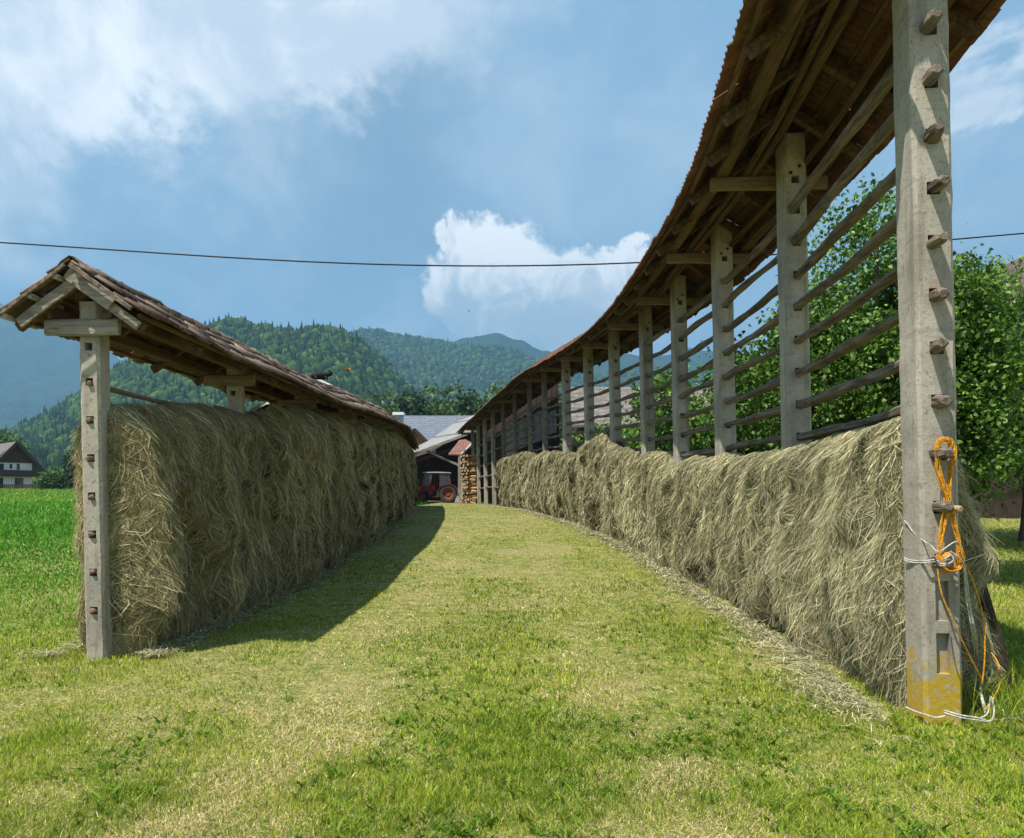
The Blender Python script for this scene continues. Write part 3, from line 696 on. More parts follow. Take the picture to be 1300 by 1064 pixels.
tree(7.9, 20, .4, 5.4, 2.2, .7, 'fruit tree standing deep behind the large leafy one', 260, 36, .16, 5, M['leafA'], group=GT)
tree(5.6, 25, .7, 4.9, 1.5, .6, 'bright fruit tree between the fifth and sixth concrete posts', 200, 34, .18, 6, M['leafA'], group=GT)
tree(4.0, 28, .7, 3.6, 1.2, .5, 'low fruit tree below the weathered barn roof', 150, 34, .18, 7, M['leafA'], group=GT)
tree(2.75, 30, .75, 3.1, .9, .5, 'smallest bushy fruit tree next to the plank wall', 110, 34, .18, 8, M['leafA'], group=GT)
tree(7.0, 31, .78, 4.4, 1.9, .5, 'fruit tree in front of the weathered barn wall', 160, 34, .2, 9, M['leafA'], group=GT)

# tree by the white house and bushes
tree(-61, 100, 1.9, 5.6, 1.5, .4, 'dark conical spruce beside the white alpine house', 160, 26, .7, 12, M['leafC'], name='spruce_tree', clr=.3, far=True)
tree(-98, 135, 1.9, 11.0, 3.6, 2, 'tall green tree behind the ridge of the white alpine house', 160, 30, .9, 13, M['leafB'], name='broadleaf_tree', clr=.9, far=True)
for i, (a, b, h_) in enumerate(((-65.5, 101, 2.6), (-58, 99, 3.0), (-54.5, 98, 2.4))):
    tree(a, b, 1.8, h_, 1.8, .2, ['low bush nearest to the white alpine house', 'low bush to the right of the spruce', 'rightmost low bush near the edge of the hay'][i], 60, 26, .5, 20+i, M['leafB'], name='bush', group='bushes along the far edge of the field', clr=.4, limbs=3, far=True)
# wood edge behind the farm
G2 = 'trees at the foot of the hill behind the farm'
protos = []
kinds = [('conifer_tree', M['leafC']), ('broadleaf_tree', M['leafB'])]
xs = np.linspace(478, 712, 22)
dsc = ['dark', 'mid green', 'tall', 'bushy', 'slim', 'broad']
protoT = {}
for i, xp in enumerate(xs):
    dd = 135+12*((i*7) % 5); kind = 0 if (i*5) % 7 in (1, 4, 6) else 1
    ytop = 503+6*vn(i*.9, 3.1)+ (6 if xp < 520 else 0)-(9 if xp > 650 else 0); zt = float(EYE+(625-ytop)*dd/F); zb = 1.7; H = zt-zb
    X0 = float((xp-650)*dd/F)
    if kind not in protoT:
        protoT[kind] = tree(X0, dd, zb, H, 3.2 if kind else 2.1, 1.5, 'x', 150, 26, .95, 60+i, kinds[kind][1], name=kinds[kind][0], group=G2, clr=.8, limbs=5, trunk_r=.25, far=True); o = protoT[kind]; o['hh'] = H
    else:
        src = protoT[kind]; o = src.copy(); COL.objects.link(o); o.location = (X0, dd, zb)
        for ch_ in src.children: c2 = ch_.copy(); COL.objects.link(c2); c2.parent = o
        o.rotation_euler[2] = i*1.7; k_ = H/src['hh']; o.scale = (k_, k_, k_)
    o['label'] = ('dark conifer' if kind == 0 else 'green broadleaf tree')+' on the skyline of barn roofs, '+['first', 'second', 'third', 'fourth', 'fifth', 'sixth', 'seventh', 'eighth', 'ninth', 'tenth', 'eleventh', 'twelfth', 'thirteenth', 'fourteenth', 'fifteenth', 'sixteenth', 'seventeenth', 'eighteenth', 'nineteenth', 'twentieth', 'twenty-first', 'twenty-second'][i]+' from the left of the row'

# ------------------------------------------------------------------ mountains
def ridge(name, prof, Dm, near, cbase, seed, rough, forest=None, step=.004, back=1.4, rows=70):
    prof = np.array(prof, float); px = np.arange(prof[0, 0], prof[-1, 0]+.1, step*F)
    py = np.interp(px, prof[:, 0], prof[:, 1]); py = np.convolve(np.pad(py, 3, 'edge'), np.ones(7)/7, 'valid')
    t = (px-650)/F; Hh = (625-py)*Dm/F+EYE
    q = np.concatenate([np.linspace(0, 1, rows), np.linspace(1.02, back, 8)])
    r = near+(Dm-near)*q
    TT, QQ = np.meshgrid(t, q); RR = near+(Dm-near)*QQ; Xg = TT*RR; Yg = RR
    prf = np.where(QQ <= 1, np.clip(QQ, 0, 1)**1.25, 1-(QQ-1)*1.8)
    Hg = np.broadcast_to(Hh, TT.shape)
    sc_n = 1/(Dm*.10)
    spur = fbm(Xg*sc_n, Yg*sc_n*.5, 0, 4, seed)*Hg*.16*np.clip(1-np.abs(QQ-.55)*1.5, 0, 1)
    Zg = Hg*prf+spur+fbm(Xg*sc_n*6, Yg*sc_n*6, 0, 3, seed+4)*Dm*rough*np.clip(QQ*2, 0, 1)
    Zg = np.maximum(Zg, -2)
    ny, nx = TT.shape; idx = np.arange(nx*ny).reshape(ny, nx)
    qf = np.stack([idx[:-1,:-1], idx[:-1,1:], idx[1:,1:], idx[1:,:-1]], -1).reshape(-1, 4)
    V = np.stack([Xg, Yg, Zg], -1)
    m = NT(name+'_forest'); 
    a = m.noise(m.coord(), 9/Dm*10, 5, .7); b = m.noise(m.coord(), 28.0/Dm*10, 4, .8); v_ = m.n('ShaderNodeTexVoronoi'); m.l(m.coord(), v_.inputs['Vector']); v_.inputs['Scale'].default_value = .11
    c = m.mix(m.ramp(a, .35, .65), cbase, tuple(x*1.9 for x in cbase)); c = m.mix(m.ramp(b, .4, .6, 0, .6), c, tuple(x*.45 for x in cbase))
    mt = m.finish(c, .95, m.math('ADD', b, a), 1.0, 14, .05)
    o = bulk(name, V.reshape(-1, 3), qf, mt, smoothf=True); tag(o, kind='structure')
    if forest:
        NB, sz = forest; ii = rng.uniform(0, rows-2, NB); jj = rng.uniform(0, nx-1.01, NB)
        i0, j0 = ii.astype(int), jj.astype(int); fi, fj = (ii-i0)[:, None], (jj-j0)[:, None]
        P0 = V[i0, j0]*(1-fi)*(1-fj)+V[i0+1, j0]*fi*(1-fj)+V[i0, j0+1]*(1-fi)*fj+V[i0+1, j0+1]*fi*fj
        import bmesh
        bm = bmesh.new(); bmesh.ops.create_icosphere(bm, subdivisions=1, radius=1); iv = np.array([v.co[:] for v in bm.verts]); jf = np.array([[v.index for v in f.verts] for f in bm.faces]); bm.free()
        R_ = rng.uniform(.6, 1.35, NB)*sz; con = rng.random(NB) < .3
        sh_ = np.stack([R_*np.where(con, .6, 1), R_*np.where(con, .6, 1), R_*np.where(con, 2.0, 1.1)], -1)
        vv = iv[None]*sh_[:, None]*(1+rng.normal(0, .17, (NB, len(iv), 1)))
        taper = np.where(con[:, None], np.clip(1-(iv[None, :, 2]+.3)*.75, .1, 1.3), 1)[..., None]; vv[..., :2] *= taper
        vv += P0[:, None]+np.array([0, 0, sz*.35])
        cl = np.where(con[:, None], np.array([.016, .034, .015]), pick(np.array([[.028, .065, .014], [.045, .09, .02], [.07, .115, .026]]), NB))*rng.uniform(.7, 1.25, (NB, 1))
        ff = (np.arange(NB)[:, None, None]*len(iv)+jf[None]).reshape(-1, 3)
        fo = bulk('hill_forest', vv.reshape(-1, 3), ff, M['forest'], col=np.repeat(cl, len(iv), 0)); tag(fo, 'dense mixed forest covering the '+forest_label[name], 'forest', kind='stuff')
    return o
forest_label = {'hill': 'rounded green hill in the middle distance', 'ridge_hill': 'bluish ridge behind the green hill'}
M['forest'] = mat_tint('forest_crowns', .1, .95, .05, .25)
ridge('hill', [(-260, 610), (-60, 585), (0, 556), (60, 528), (100, 505), (150, 468), (200, 443), (250, 424), (300, 416), (350, 413), (400, 417), (430, 423), (455, 437), (480, 458), (500, 480), (520, 500), (560, 525), (620, 550), (760, 600)], 1000, 330, (.028, .055, .016), 3, .004, (24000, 5.6))
ridge('ridge_hill', [(300, 520), (380, 470), (430, 432), (455, 423), (480, 421), (510, 426), (540, 424), (570, 430), (600, 436), (640, 442), (700, 460), (760, 478), (840, 470), (920, 462), (1000, 470), (1200, 500), (1400, 520)], 2500, 1100, (.025, .05, .02), 13, .003, (26000, 9))
ridge('far_ridge', [(500, 470), (560, 432), (600, 424), (630, 422), (660, 432), (690, 446), (740, 456), (790, 452), (850, 448), (900, 440), (960, 450), (1100, 440), (1400, 450)], 3600, 2000, (.02, .042, .022), 23, .004)
ridge('mountain', [(-500, 300), (-200, 350), (-60, 372), (0, 386), (60, 404), (110, 428), (150, 452), (200, 480), (300, 520), (420, 560)], 4600, 1900, (.035, .062, .045), 33, .005)
# ------------------------------------------------------------------ haze
hz = MB().box(-9200, 9200, -120, 7200, -8, 1750).build('haze', None); hz['kind'] = 'stuff'
hm = bpy.data.materials.new('haze_air'); hm.use_nodes = True; hm.node_tree.nodes.clear()
vp = hm.node_tree.nodes.new('ShaderNodeVolumePrincipled'); vp.inputs['Color'].default_value = (.34, .68, 1, 1); vp.inputs['Density'].default_value = .00019; vp.inputs['Anisotropy'].default_value = 0.1
ho = hm.node_tree.nodes.new('ShaderNodeOutputMaterial'); hm.node_tree.links.new(vp.outputs[0], ho.inputs['Volume']); hz.data.materials.append(hm)
tag(hz, 'thin blue air haze filling the valley', 'haze', kind='stuff')

# ------------------------------------------------------------------ buildings
M['bwood'] = mat_plain('brown_board', (.06, .035, .022), .8, .3)
M['glass'] = mat_plain('window_glass', (.03, .035, .04), .1, .1, spec=.8)
M['lwood'] = mat_plain('larch_cladding', (.34, .15, .07), .8, .2)
M['floor'] = mat_plain('shed_earth', (.12, .10, .08), .95, .3)
def mat_rows(name, ca, cb, rows, cols, axis_h, bstr=.5):
    """roof covering with courses: rows along the slope height (z), columns along an axis"""
    m = NT(name); co = m.coord(); sp = m.n('ShaderNodeSeparateXYZ'); m.l(co, sp.inputs[0])
    fr = m.math('FRACT', m.math('MULTIPLY', sp.outputs[2], rows)); fc = m.math('FRACT', m.math('MULTIPLY', sp.outputs[axis_h], cols))
    line = m.ramp(fr, .16, .04); line2 = m.ramp(fc, .12, .02, 0, .6)
    n = m.noise(co, 2.2, 5, .7); n2 = m.noise(co, 20, 3, .7)
    c = m.mix(m.ramp(n, .35, .65), ca, cb); c = m.mix(m.ramp(n2, .5, .7, 0, .4), c, tuple(x*.5 for x in ca))
    c = m.mix(m.math('MAXIMUM', line, line2), c, tuple(x*.45 for x in ca))
    return m.finish(c, .75, m.math('SUBTRACT', fr, line2), bstr, .03, .3)
M['slate'] = mat_rows('grey_roof_tiles', (.12, .135, .165), (.17, .19, .23), 3.2, 3.0, 0)
M['brownroof'] = mat_rows('weathered_brown_roof', (.12, .10, .09), (.22, .19, .165), 3.0, 2.5, 0)
M['chaletroof'] = mat_rows('chalet_roof', (.13, .11, .10), (.19, .17, .155), 3.0, 2.5, 1)
M['corr'] = mat_rows('corrugated_sheet', (.20, .195, .19), (.30, .29, .275), .6, 4.5, 0)
M['brownroof2'] = mat_rows('old_brown_tiles', (.085, .058, .045), (.15, .105, .08), 3.0, 2.5, 1)
M['redroof'] = mat_rows('small_red_tiles', (.17, .08, .055), (.24, .12, .085), 5.0, 4.0, 0)
def gable_house(name, label, cat, x0, x1, y0, y1, zb, ze, za, ov, wall, roofm, axis='y', group=None, th=.16):
    """axis = direction of the ridge"""
    r_ = empty(name, ((x0+x1)/2, (y0+y1)/2, zb), label, cat, group)
    mb = MB()
    if axis == 'y':
        xm = (x0+x1)/2
        mb.poly([(x0, y0, zb), (x1, y0, zb), (x1, y0, ze), (xm, y0, za), (x0, y0, ze)], (0, y1-y0, 0))
    else:
        ym = (y0+y1)/2
        mb.poly([(x0, y0, zb), (x0, y0, ze), (x0, ym, za), (x0, y1, ze), (x0, y1, zb)], (x1-x0, 0, 0))
    mb.build('wall', wall, r_)
    rb = MB()
    if axis == 'y':
        xm = (x0+x1)/2; k = (za-ze)/(xm-x0)
        for sg in (-1, 1):
            xe = xm+sg*(xm-x0+ov); zz = ze-k*ov
            rb.poly([(xm, y0-ov, za+.02), (xe, y0-ov, zz+.02), (xe, y1+ov, zz+.02), (xm, y1+ov, za+.02)], (0, 0, th))
    else:
        ym = (y0+y1)/2; k = (za-ze)/(ym-y0)
        for sg in (-1, 1):
            ye = ym+sg*(ym-y0+ov); zz = ze-k*ov
            rb.poly([(x0-ov, ym, za+.02), (x0-ov, ye, zz+.02), (x1+ov, ye, zz+.02), (x1+ov, ym, za+.02)], (0, 0, th))
    rf_ = rb.build('roof', roofm, r_)
    return r_, rf_
# white alpine house, far left
h, hr = gable_house('alpine_house', 'white alpine house with dark wooden gable and balcony at the far left of the field', 'house', -80.0, -74.6, 110, 122, 1.7, 6.4, 9.2, 1.55, M['white'], M['chaletroof'])
# ridge height: steeper dark gable cladding in front
xm = -77.3
MB().poly([(-80.9, 109.9, 5.55+.55), (-73.7, 109.9, 5.55+.55), (xm, 109.9, 9.15)], (0, -.12, 0)).build('gable_cladding', M['bwood'], h)
for sg in (-1, 1): MB().bar((xm, 108.4, 9.28), (xm+sg*4.35, 108.4, 4.78), .12, .42).build('bargeboard', M['bwood'], h)
bal = MB(); bal.box(-81, -73.6, 108.6, 109.98, 3.95, 4.1); bal.box(-81, -73.6, 108.5, 108.62, 4.1, 4.95); bal.build('balcony', M['bwood'], h)
for (a, b, z0, z1) in ((-78.1, -77.7, 5.2, 5.9), (-77.0, -76.55, 5.05, 5.95), (-79.7, -79.0, 4.2, 5.9), (-77.3, -76.0, 1.9, 3.75), (-79.9, -79.1, 1.9, 3.75)):
    f = MB().box(a, b, 109.93, 109.99, z0, z1).build('window', M['bwood'], h)
    MB().box(a+.12, b-.12, 109.90, 109.925, z0+.12, z1-.12).build('pane', M['glass'], f)
h.rotation_euler[2] = R(50); h.scale = (.85, .85, 1); h.location = (-81.0, 113.2, 1.7)
fe = MB()
for k in range(34): fe.box(-81+.3*k, -80.78+.3*k, 107.5, 107.55, 1.8, 2.75)
fe.box(-81, -70.7, 107.56, 107.62, 2.5, 2.6)
tag(fe.build('garden_fence', M['bwood']), 'low dark board fence in front of the white alpine house', 'fence')

# slate-roofed farmhouse in the gap
def P3(px, py, d): return tuple(pt(px, py, d))
x0 = (470-650)*75/F; x1 = (680-650)*75/F
h2, r2 = gable_house('farmhouse', 'farmhouse with blue grey tiled roof and small gabled dormer beyond the tractor shed', 'house', x0, x1, 75, 85, 1.0, 5.8, 10.0, .6, M['white'], M['slate'], axis='x')
# dormer
dm = MB(); dx = (527-650)*73.5/F; zt = EYE+(625-546)*73.5/F
dm.poly([(dx-1.5, 73.6, 4.7), (dx+1.5, 73.6, 4.7), (dx+1.5, 73.6, zt-1.5), (dx, 73.6, zt-.15), (dx-1.5, 73.6, zt-1.5)], (0, 5.5, 0)); dmo = dm.build('dormer', M['lwood'], h2)
for sg in (-1, 1): MB().poly([(dx, 73.0, zt), (dx+sg*1.75, 73.0, zt-1.72), (dx+sg*1.75, 79, zt-1.72), (dx, 79, zt)], (0, 0, .14)).build('dormer_roof', M['slate'], dmo)
for sg in (-1, 1): MB().bar((dx, 72.95, zt+.05), (dx+sg*1.8, 72.95, zt-1.72), .08, .28).build('bargeboard', M['bwood'], dmo)
cx = (506-650)*77/F; MB().box(cx-.45, cx+.45, 76.8, 77.7, 7.5, 9.9).build('chimney', mat_plain('grey_chimney', (.25, .30, .33), .6), h2)
MB().box(cx-.6, cx+.6, 76.6, 77.9, 9.9, 10.2).build('chimney_cap', M['white'], h2)
MB().box(-6.1, -5.95, 75.5, 75.7, 7.2, 7.9).build('roof_vent', M['bwood'], h2)
# outbuilding whose white verge shows above the low rack
h3, r3 = gable_house('outbuilding', 'white outbuilding mostly hidden behind the low rack, its white roof edge showing above the tiles', 'building', -14.0, -7.6, 40, 50, .7, 6.1, 7.55, .3, M['white'], M['slate'])
kx = -10.8
for sg in (-1, 1): MB().bar((kx, 39.6, 7.78), (kx+sg*3.6, 39.6, 6.12), .12, .16).build('verge_trim', M['white'], h3)
# weathered barn beyond the orchard
bx0 = (735-650)*48/F; bx1 = (925-650)*48/F
h4, r4 = gable_house('barn', 'long barn with pale weathered brown roof beyond the orchard', 'barn', bx0, bx1, 48, 57, .7, 6.2, 9.15, .5, M['dark_z'], M['brownroof'], axis='x')
# brown roofed house at the right edge
h5, r5 = gable_house('house', 'house with a brown pitched roof rising behind the tree at the right edge', 'house', 16.1, 22.9, 24, 34, .6, 7.4, 10.35, .6, M['dark_z'], M['brownroof2'])
wl_ = MB(); wl_.box(16, 44, 32.0, 32.3, .5, 1.6); wl_.box(16, 44, 31.96, 32.34, 1.6, 1.67)
tag(wl_.build('garden_wall', mat_plain('wall_render', (.24, .235, .22), .9)), 'low pale wall at the back of the lawn behind the small fruit tree', 'wall')
# ------------------------------------------------------------------ plank wall along the far end of the tall rack
pw = empty('plank_wall', PR.P(26, .95, 0), 'dark plank wall with pale grey board panels behind the far wooden posts', 'wall')
sP = [K[9]-1.0]+K[10:15]+[K[15]+.4]
mb = MB()
for a, b in zip(sP[:-1], sP[1:]):
    n = max(1, int((b-a)/.22)); ts = np.linspace(a, b, n+1)
    for p_, q_ in zip(ts[:-1], ts[1:]):
        j = rng.uniform(-.012, .012)
        c8 = [PR.P(p_, .95+j, -.1), PR.P(q_-.012, .95+j, -.1), PR.P(q_-.012, 1.0+j, -.1), PR.P(p_, 1.0+j, -.1)]
        c8 += [PR.P(p_, .95+j, 5.25), PR.P(q_-.012, .95+j, 5.25), PR.P(q_-.012, 1.0+j, 5.25), PR.P(p_, 1.0+j, 5.25)]
        mb.hexa(c8)
mb.build('planking', M['dark_z'], pw)
for a, b, z0, z1 in ((K[9]-.9, K[9]+.5, 3.2, 4.15), (K[9]+1.3, K[9]+3.3, 3.05, 4.35), (K[10]+1.6, K[10]+4.0, 3.05, 4.5), (K[12]-1.4, K[12]+1.3, 2.9, 4.6)):
    pm = MB(); ts = np.linspace(a, b, 6)
    for p_, q_ in zip(ts[:-1], ts[1:]):
        q_ -= .03
        pm.hexa([PR.P(p_, .87, z0), PR.P(q_, .87, z0), PR.P(q_, .92, z0), PR.P(p_, .92, z0), PR.P(p_, .87, z1), PR.P(q_, .87, z1), PR.P(q_, .92, z1), PR.P(p_, .92, z1)])
    pm.build('board_panel', M['grey_z'], pw)

# ------------------------------------------------------------------ open shed with corrugated roof
sd = empty('open_shed', (-3, 56, .8), 'open dark shed with grey sheet roof sheltering the red tractor', 'shed')
kk = 51/45; A = pt(525, 577, 51)
def pl(x, d): return A[2]+.38*(x-A[0])+.23*(d-A[1])
pts2 = [(A[0]-2.2, 51), (1.6, 51), (1.6, 62.4), (-1.9*kk, 55*kk), (-4.35*kk, 54.4*kk), (-5.76*kk, 48.9*kk), (A[0]-2.2, 52.2)]
MB().poly([(a, b, pl(a, b)) for a, b in pts2], (0, 0, .09)).build('roof', M['corr'], sd)
MB().bar((A[0]-2.2, 50.9, pl(A[0]-2.2, 51)), (1.6, 50.9, pl(1.6, 51)), .10, .20).build('fascia', M['grey_x'], sd)
wm = MB(); wm.box(-9.4, 1.5, 60, 60.2, .6, 4.2); wm.box(1.3, 1.5, 51.5, 60, .6, 6.5); wm.box(-9.5, -9.3, 51.5, 60, .6, 2.8); wm.build('wall', M['dark_z'], sd)
b_ = MB(); b_.poly([(-9.4, 59.9, 4.1), (1.5, 59.9, 4.1), (1.5, 59.9, 8.6), (-2.2, 59.9, 7.4), (-6.5, 56, 4.7)], (0, .1, 0)); b_.build('gable_wall', M['dark_z'], sd)
MB().box(-9.2, 1.2, 51, 59.8, .76, .815).build('earth_floor', M['floor'], sd)
MB().bar(pt(541, 572, 51.3), pt(583, 591, 51.3), .12, .16, 3, .004).build('brace', M['grey_x'], sd)
MB().bar(pt(583, 640, 51.3), pt(583, 560, 51.3), .16, .16, up=(0, 1, 0)).build('post', M['grey_z'], sd)
MB().bar((-9.0, 51.3, .7), (-9.0, 51.3, pl(-9, 51)), .18, .18, up=(0, 1, 0)).build('post', M['grey_z'], sd)
MB().bar((-9.2, 51.6, 3.0), (1.2, 51.6, 6.6), .12, .2).build('tie_beam', M['bwood'], sd)
# little red roof over the firewood
rs = empty('wood_shelter', pt(592, 640, 48.6), 'little red tiled lean-to roof above the stacked firewood', 'shelter')
q = [pt(569, 578, 48.4), pt(586, 578, 48.4), pt(600, 564, 49.6), pt(591, 559, 50.2), pt(583, 560, 50.2)]
MB().poly(q, (0, 0, .07)).build('roof', M['redroof'], rs)
MB().bar(q[1]+np.array([0, -.03, .05]), q[2]+np.array([0, -.03, .05]), .06, .14).build('verge_trim', M['white'], rs)
MB().bar(q[1]+np.array([-.1, .05, -3.4]), q[1]+np.array([-.1, .05, 0]), .1, .1, up=(0, 1, 0)).build('post', M['grey_z'], rs)
# leaning board
lb = MB(); lb.hexa([tuple(v) for v in (pt(577, 638, 50.2), pt(585.5, 638, 50.2), pt(585.5, 638, 50.2)+[0, .06, 0], pt(577, 638, 50.2)+[0, .06, 0], pt(585, 612, 50.6), pt(591, 612, 50.6), pt(591, 612, 50.6)+[0, .06, 0], pt(585, 612, 50.6)+[0, .06, 0])])
tag(lb.build('board', M['grey_z']), 'pale board leaning upright between the tractor wheel and the firewood', 'board')
# firewood: split logs, ends to the left face, sides to the viewer
M['split'] = mat_wood('split_wood', (.42, .24, .11), (.60, .40, .22), 'x', bstr=.4)
M['logend'] = mat_wood('log_end', (.42, .28, .16), (.62, .46, .28), 'y', bstr=.3)
xL = (586-650)*47/F; xR = (608-650)*47/F; wdS = xR-xL; n = 0
for row in range(17):
    z = .80+row*.187
    for c_ in range(2):
        L = .56; xc = xL+.05+c_*.0
        # log lying across, facing the viewer
    for c_ in range(3):
        w0 = xL+.50+rng.uniform(-.04, .04) if c_ == 0 else 0
    # right part: one or two long splits seen from the side, laid in depth layers
    for dlay in (0, 1):
        a = np.array([xL+.46+rng.uniform(-.10, .05), 46.7+dlay*.22+rng.uniform(-.06, .06), z+.09+rng.uniform(-.04, .04)]); b = a+np.array([.66+rng.uniform(-.12, .08), rng.uniform(-.12, .12), rng.uniform(-.09, .09)])
        o = MB().bar(a, b, rng.uniform(.12, .19), rng.uniform(.10, .175), 3, .01, ch=rng.uniform(.15, .4)).build('split_log', M['split']); tag(o, 'split log lying sideways in the right half of the firewood stack', 'log', 'split logs lying sideways in the firewood stack')
    for c_ in range(3):
        a = np.array([xL+.03+(c_+.5*(row % 2))*.155+rng.uniform(-.05, .05), 46.45+rng.uniform(-.10, .08), z+.09+rng.uniform(-.05, .05)])
        mbb = MB(); pr = [(math.cos(t_)*.085*rng.uniform(.65, 1.25), math.sin(t_)*.10*rng.uniform(.65, 1.25)) for t_ in (0.3, 1.5, 2.9, 4.2, 5.3)]
        mbb.poly([(a[0]+u_, a[1], a[2]+v_) for u_, v_ in pr], (rng.uniform(-.02, .02), .5, 0))
        o = mbb.build('split_log', M['logend']); tag(o, 'split log end-on in the left half of the firewood stack', 'log', 'split logs stacked end-on in the firewood stack')

# ------------------------------------------------------------------ tractor
M['tred'] = mat_plain('faded_red_paint', (.24, .05, .032), .75, .55, 3)
M['rust'] = mat_plain('rusty_rim', (.20, .05, .03), .8, .3, 6)
M['tyre'] = mat_plain('dusty_tyre', (.055, .05, .045), .9, .3, 10)
M['cabroof'] = mat_plain('pale_cab_roof', (.45, .45, .43), .6, .1)
M['clear'] = mat_plain('dusty_cab_glass', (.05, .06, .065), .15, .2, 5, spec=.6)
tx, ty, tz = (570-650)*51.2/F, 51.1, .80
tr = empty('tractor', (tx, ty, tz), 'old red tractor with cab parked in the shed, facing left', 'tractor')
def T3(x, y, z): return (tx+x, ty+y, tz+z)
def tbox(name, x0, x1, y0, y1, z0, z1, mat, par=tr, ch=.05):
    c = min(ch, (x1-x0)*.3, (z1-z0)*.3)
    pf = [(x0+c, z0), (x1-c, z0), (x1, z0+c), (x1, z1-c), (x1-c, z1), (x0+c, z1), (x0, z1-c), (x0, z0+c)]
    return MB().poly([T3(a, y0, b) for a, b in pf], (0, y1-y0, 0)).build(name, mat, par)
tbox('chassis', -2.0, .2, -.22, .22, .45, .85, M['tyre'])
hd = MB().poly([T3(-2.55, -.30, .80), T3(-.95, -.30, .80), T3(-.95, -.30, 1.24), T3(-1.3, -.30, 1.26), T3(-2.45, -.30, 1.16), T3(-2.55, -.30, 1.08)], (0, .60, 0)).build('hood', M['tred'], tr)
MB().box(*[v for ab in ((tx-2.59, tx-2.552), (ty-.22, ty+.22), (tz+.72, tz+1.05)) for v in ab]).build('grille', M['black'], tr)
for sg in (-1, 1): MB().tube([T3(-2.62, sg*.2, 1.0), T3(-2.56, sg*.2, 1.0)], [.07, .08], 12).build('headlight', M['cabroof'], tr)
tbox('engine', -2.2, -1.05, -.24, .24, .5, .8, M['black'])
MB().tube([T3(-2.0, .12, 1.2), T3(-2.0, .12, 1.9)], .035, 8).build('exhaust', M['rust'], tr)
tbox('step', -1.2, -.75, -.62, -.28, .35, .45, M['tred']); tbox('cab_side', -1.36, -1.1, -.52, -.47, .55, 1.12, M['tred'])
# cab
cb = MB()
for sg in (-1, 1):
    y = sg*.50
    for a, b in (((-1.85, 1.2), (-1.68, 2.10)), ((-1.40, .5), (-1.15, 2.12)), ((-.60, 1.15), (-.58, 2.12)), ((.16, 1.15), (.06, 2.08)), ((-1.85, 1.2), (-1.3, 1.2))):
        cb.bar(T3(a[0], y, a[1]), T3(b[0], y, b[1]), .05, .055, up=(0, 1, 0))
    cb.bar(T3(-1.68, y, 2.1), T3(.06, y, 2.1), .05, .06)
for xx_, z in ((-1.68, 2.1), (.06, 2.08), (-1.85, 1.2), (.16, 1.15)): cb.bar(T3(xx_, -.5, z), T3(xx_, .5, z), .05, .05)
cbo = cb.build('cab', M['tred'], tr)
MB().poly([T3(-1.85, -.58, 2.12), T3(.16, -.58, 2.10), T3(.1, -.58, 2.16), T3(-.8, -.58, 2.2), T3(-1.75, -.58, 2.17)], (0, 1.16, 0)).build('cab_roof', M['cabroof'], cbo)
for (a, b, c_, d_) in (((-1.80, 1.23), (-1.28, 1.23), (-1.16, 2.06), (-1.65, 2.06)), ((-.57, 1.18), (.12, 1.18), (.04, 2.04), (-.55, 2.07))):
    for y in (-.51, .5): MB().poly([T3(q_[0], y, q_[1]) for q_ in (a, b, c_, d_)], (0, .008, 0)).build('window', M['clear'], cbo)
MB().poly([T3(.13, -.45, 1.2), T3(.13, .45, 1.2), T3(.06, .45, 2.04), T3(.06, -.45, 2.04)], (.008, 0, 0)).build('window', M['clear'], cbo)
tbox('seat', -.3, .1, -.22, .22, .95, 1.08, M['black']); tbox('seat_back', .06, .16, -.22, .22, 1.05, 1.45, M['black'])
st = MB(); an = np.linspace(0, 2*math.pi, 15); st.tube([T3(-.62+.08*math.sin(a), .2*math.cos(a), 1.35+.18*math.sin(a)) for a in an], .015, 6); st.bar(T3(-.85, 0, 1.1), T3(-.62, 0, 1.35), .03, .03); st.build('steering_wheel', M['black'], tr)
def wheel(x, y, r, wd_, par):
    w_ = empty('wheel', T3(x, y, r), None, None); w_.parent = par; w_.location = Vector(T3(x, y, r))-world_loc(par)
    # tyre: lathe
    mb = MB(); prof = [(r*.60, -wd_*.42), (r*.8, -wd_*.5), (r*.95, -wd_*.46), (r, -wd_*.3), (r, wd_*.3), (r*.95, wd_*.46), (r*.8, wd_*.5), (r*.60, wd_*.42)]; n_ = 36
    vs = [T3(x+q_[0]*math.cos(2*math.pi*k/n_), y+q_[1], r+q_[0]*math.sin(2*math.pi*k/n_)) for k in range(n_) for q_ in prof]; m_ = len(prof)
    mb.add(vs, [(k*m_+i, k*m_+(i+1) % m_, ((k+1) % n_)*m_+(i+1) % m_, ((k+1) % n_)*m_+i) for k in range(n_) for i in range(m_)])
    for k in range(22):
        a = 2*math.pi*k/22; da = .18
        for sg in (-1, 1):
            mb.bar(T3(x+r*1.02*math.cos(a), y+sg*wd_*.45, r+r*1.02*math.sin(a)), T3(x+r*1.03*math.cos(a+da), y+sg*.02, r+r*1.03*math.sin(a+da)), .045, .04, up=(math.cos(a), 0, math.sin(a)))
    mb.build('tyre', M['tyre'], w_)
    rm = MB(); pr = [(.001, -wd_*.12), (r*.22, -wd_*.22), (r*.30, -wd_*.10), (r*.5, -wd_*.16), (r*.60, -wd_*.42), (r*.62, 0), (r*.60, wd_*.42), (r*.5, wd_*.1), (.001, wd_*.1)]; m_ = len(pr)
    vs = [T3(x+q_[0]*math.cos(2*math.pi*k/n_), y+q_[1], r+q_[0]*math.sin(2*math.pi*k/n_)) for k in range(n_) for q_ in pr]
    rm.add(vs, [(k*m_+i, k*m_+i+1, ((k+1) % n_)*m_+i+1, ((k+1) % n_)*m_+i) for k in range(n_) for i in range(m_-1)]); rm.build('rim', M['rust'], w_)
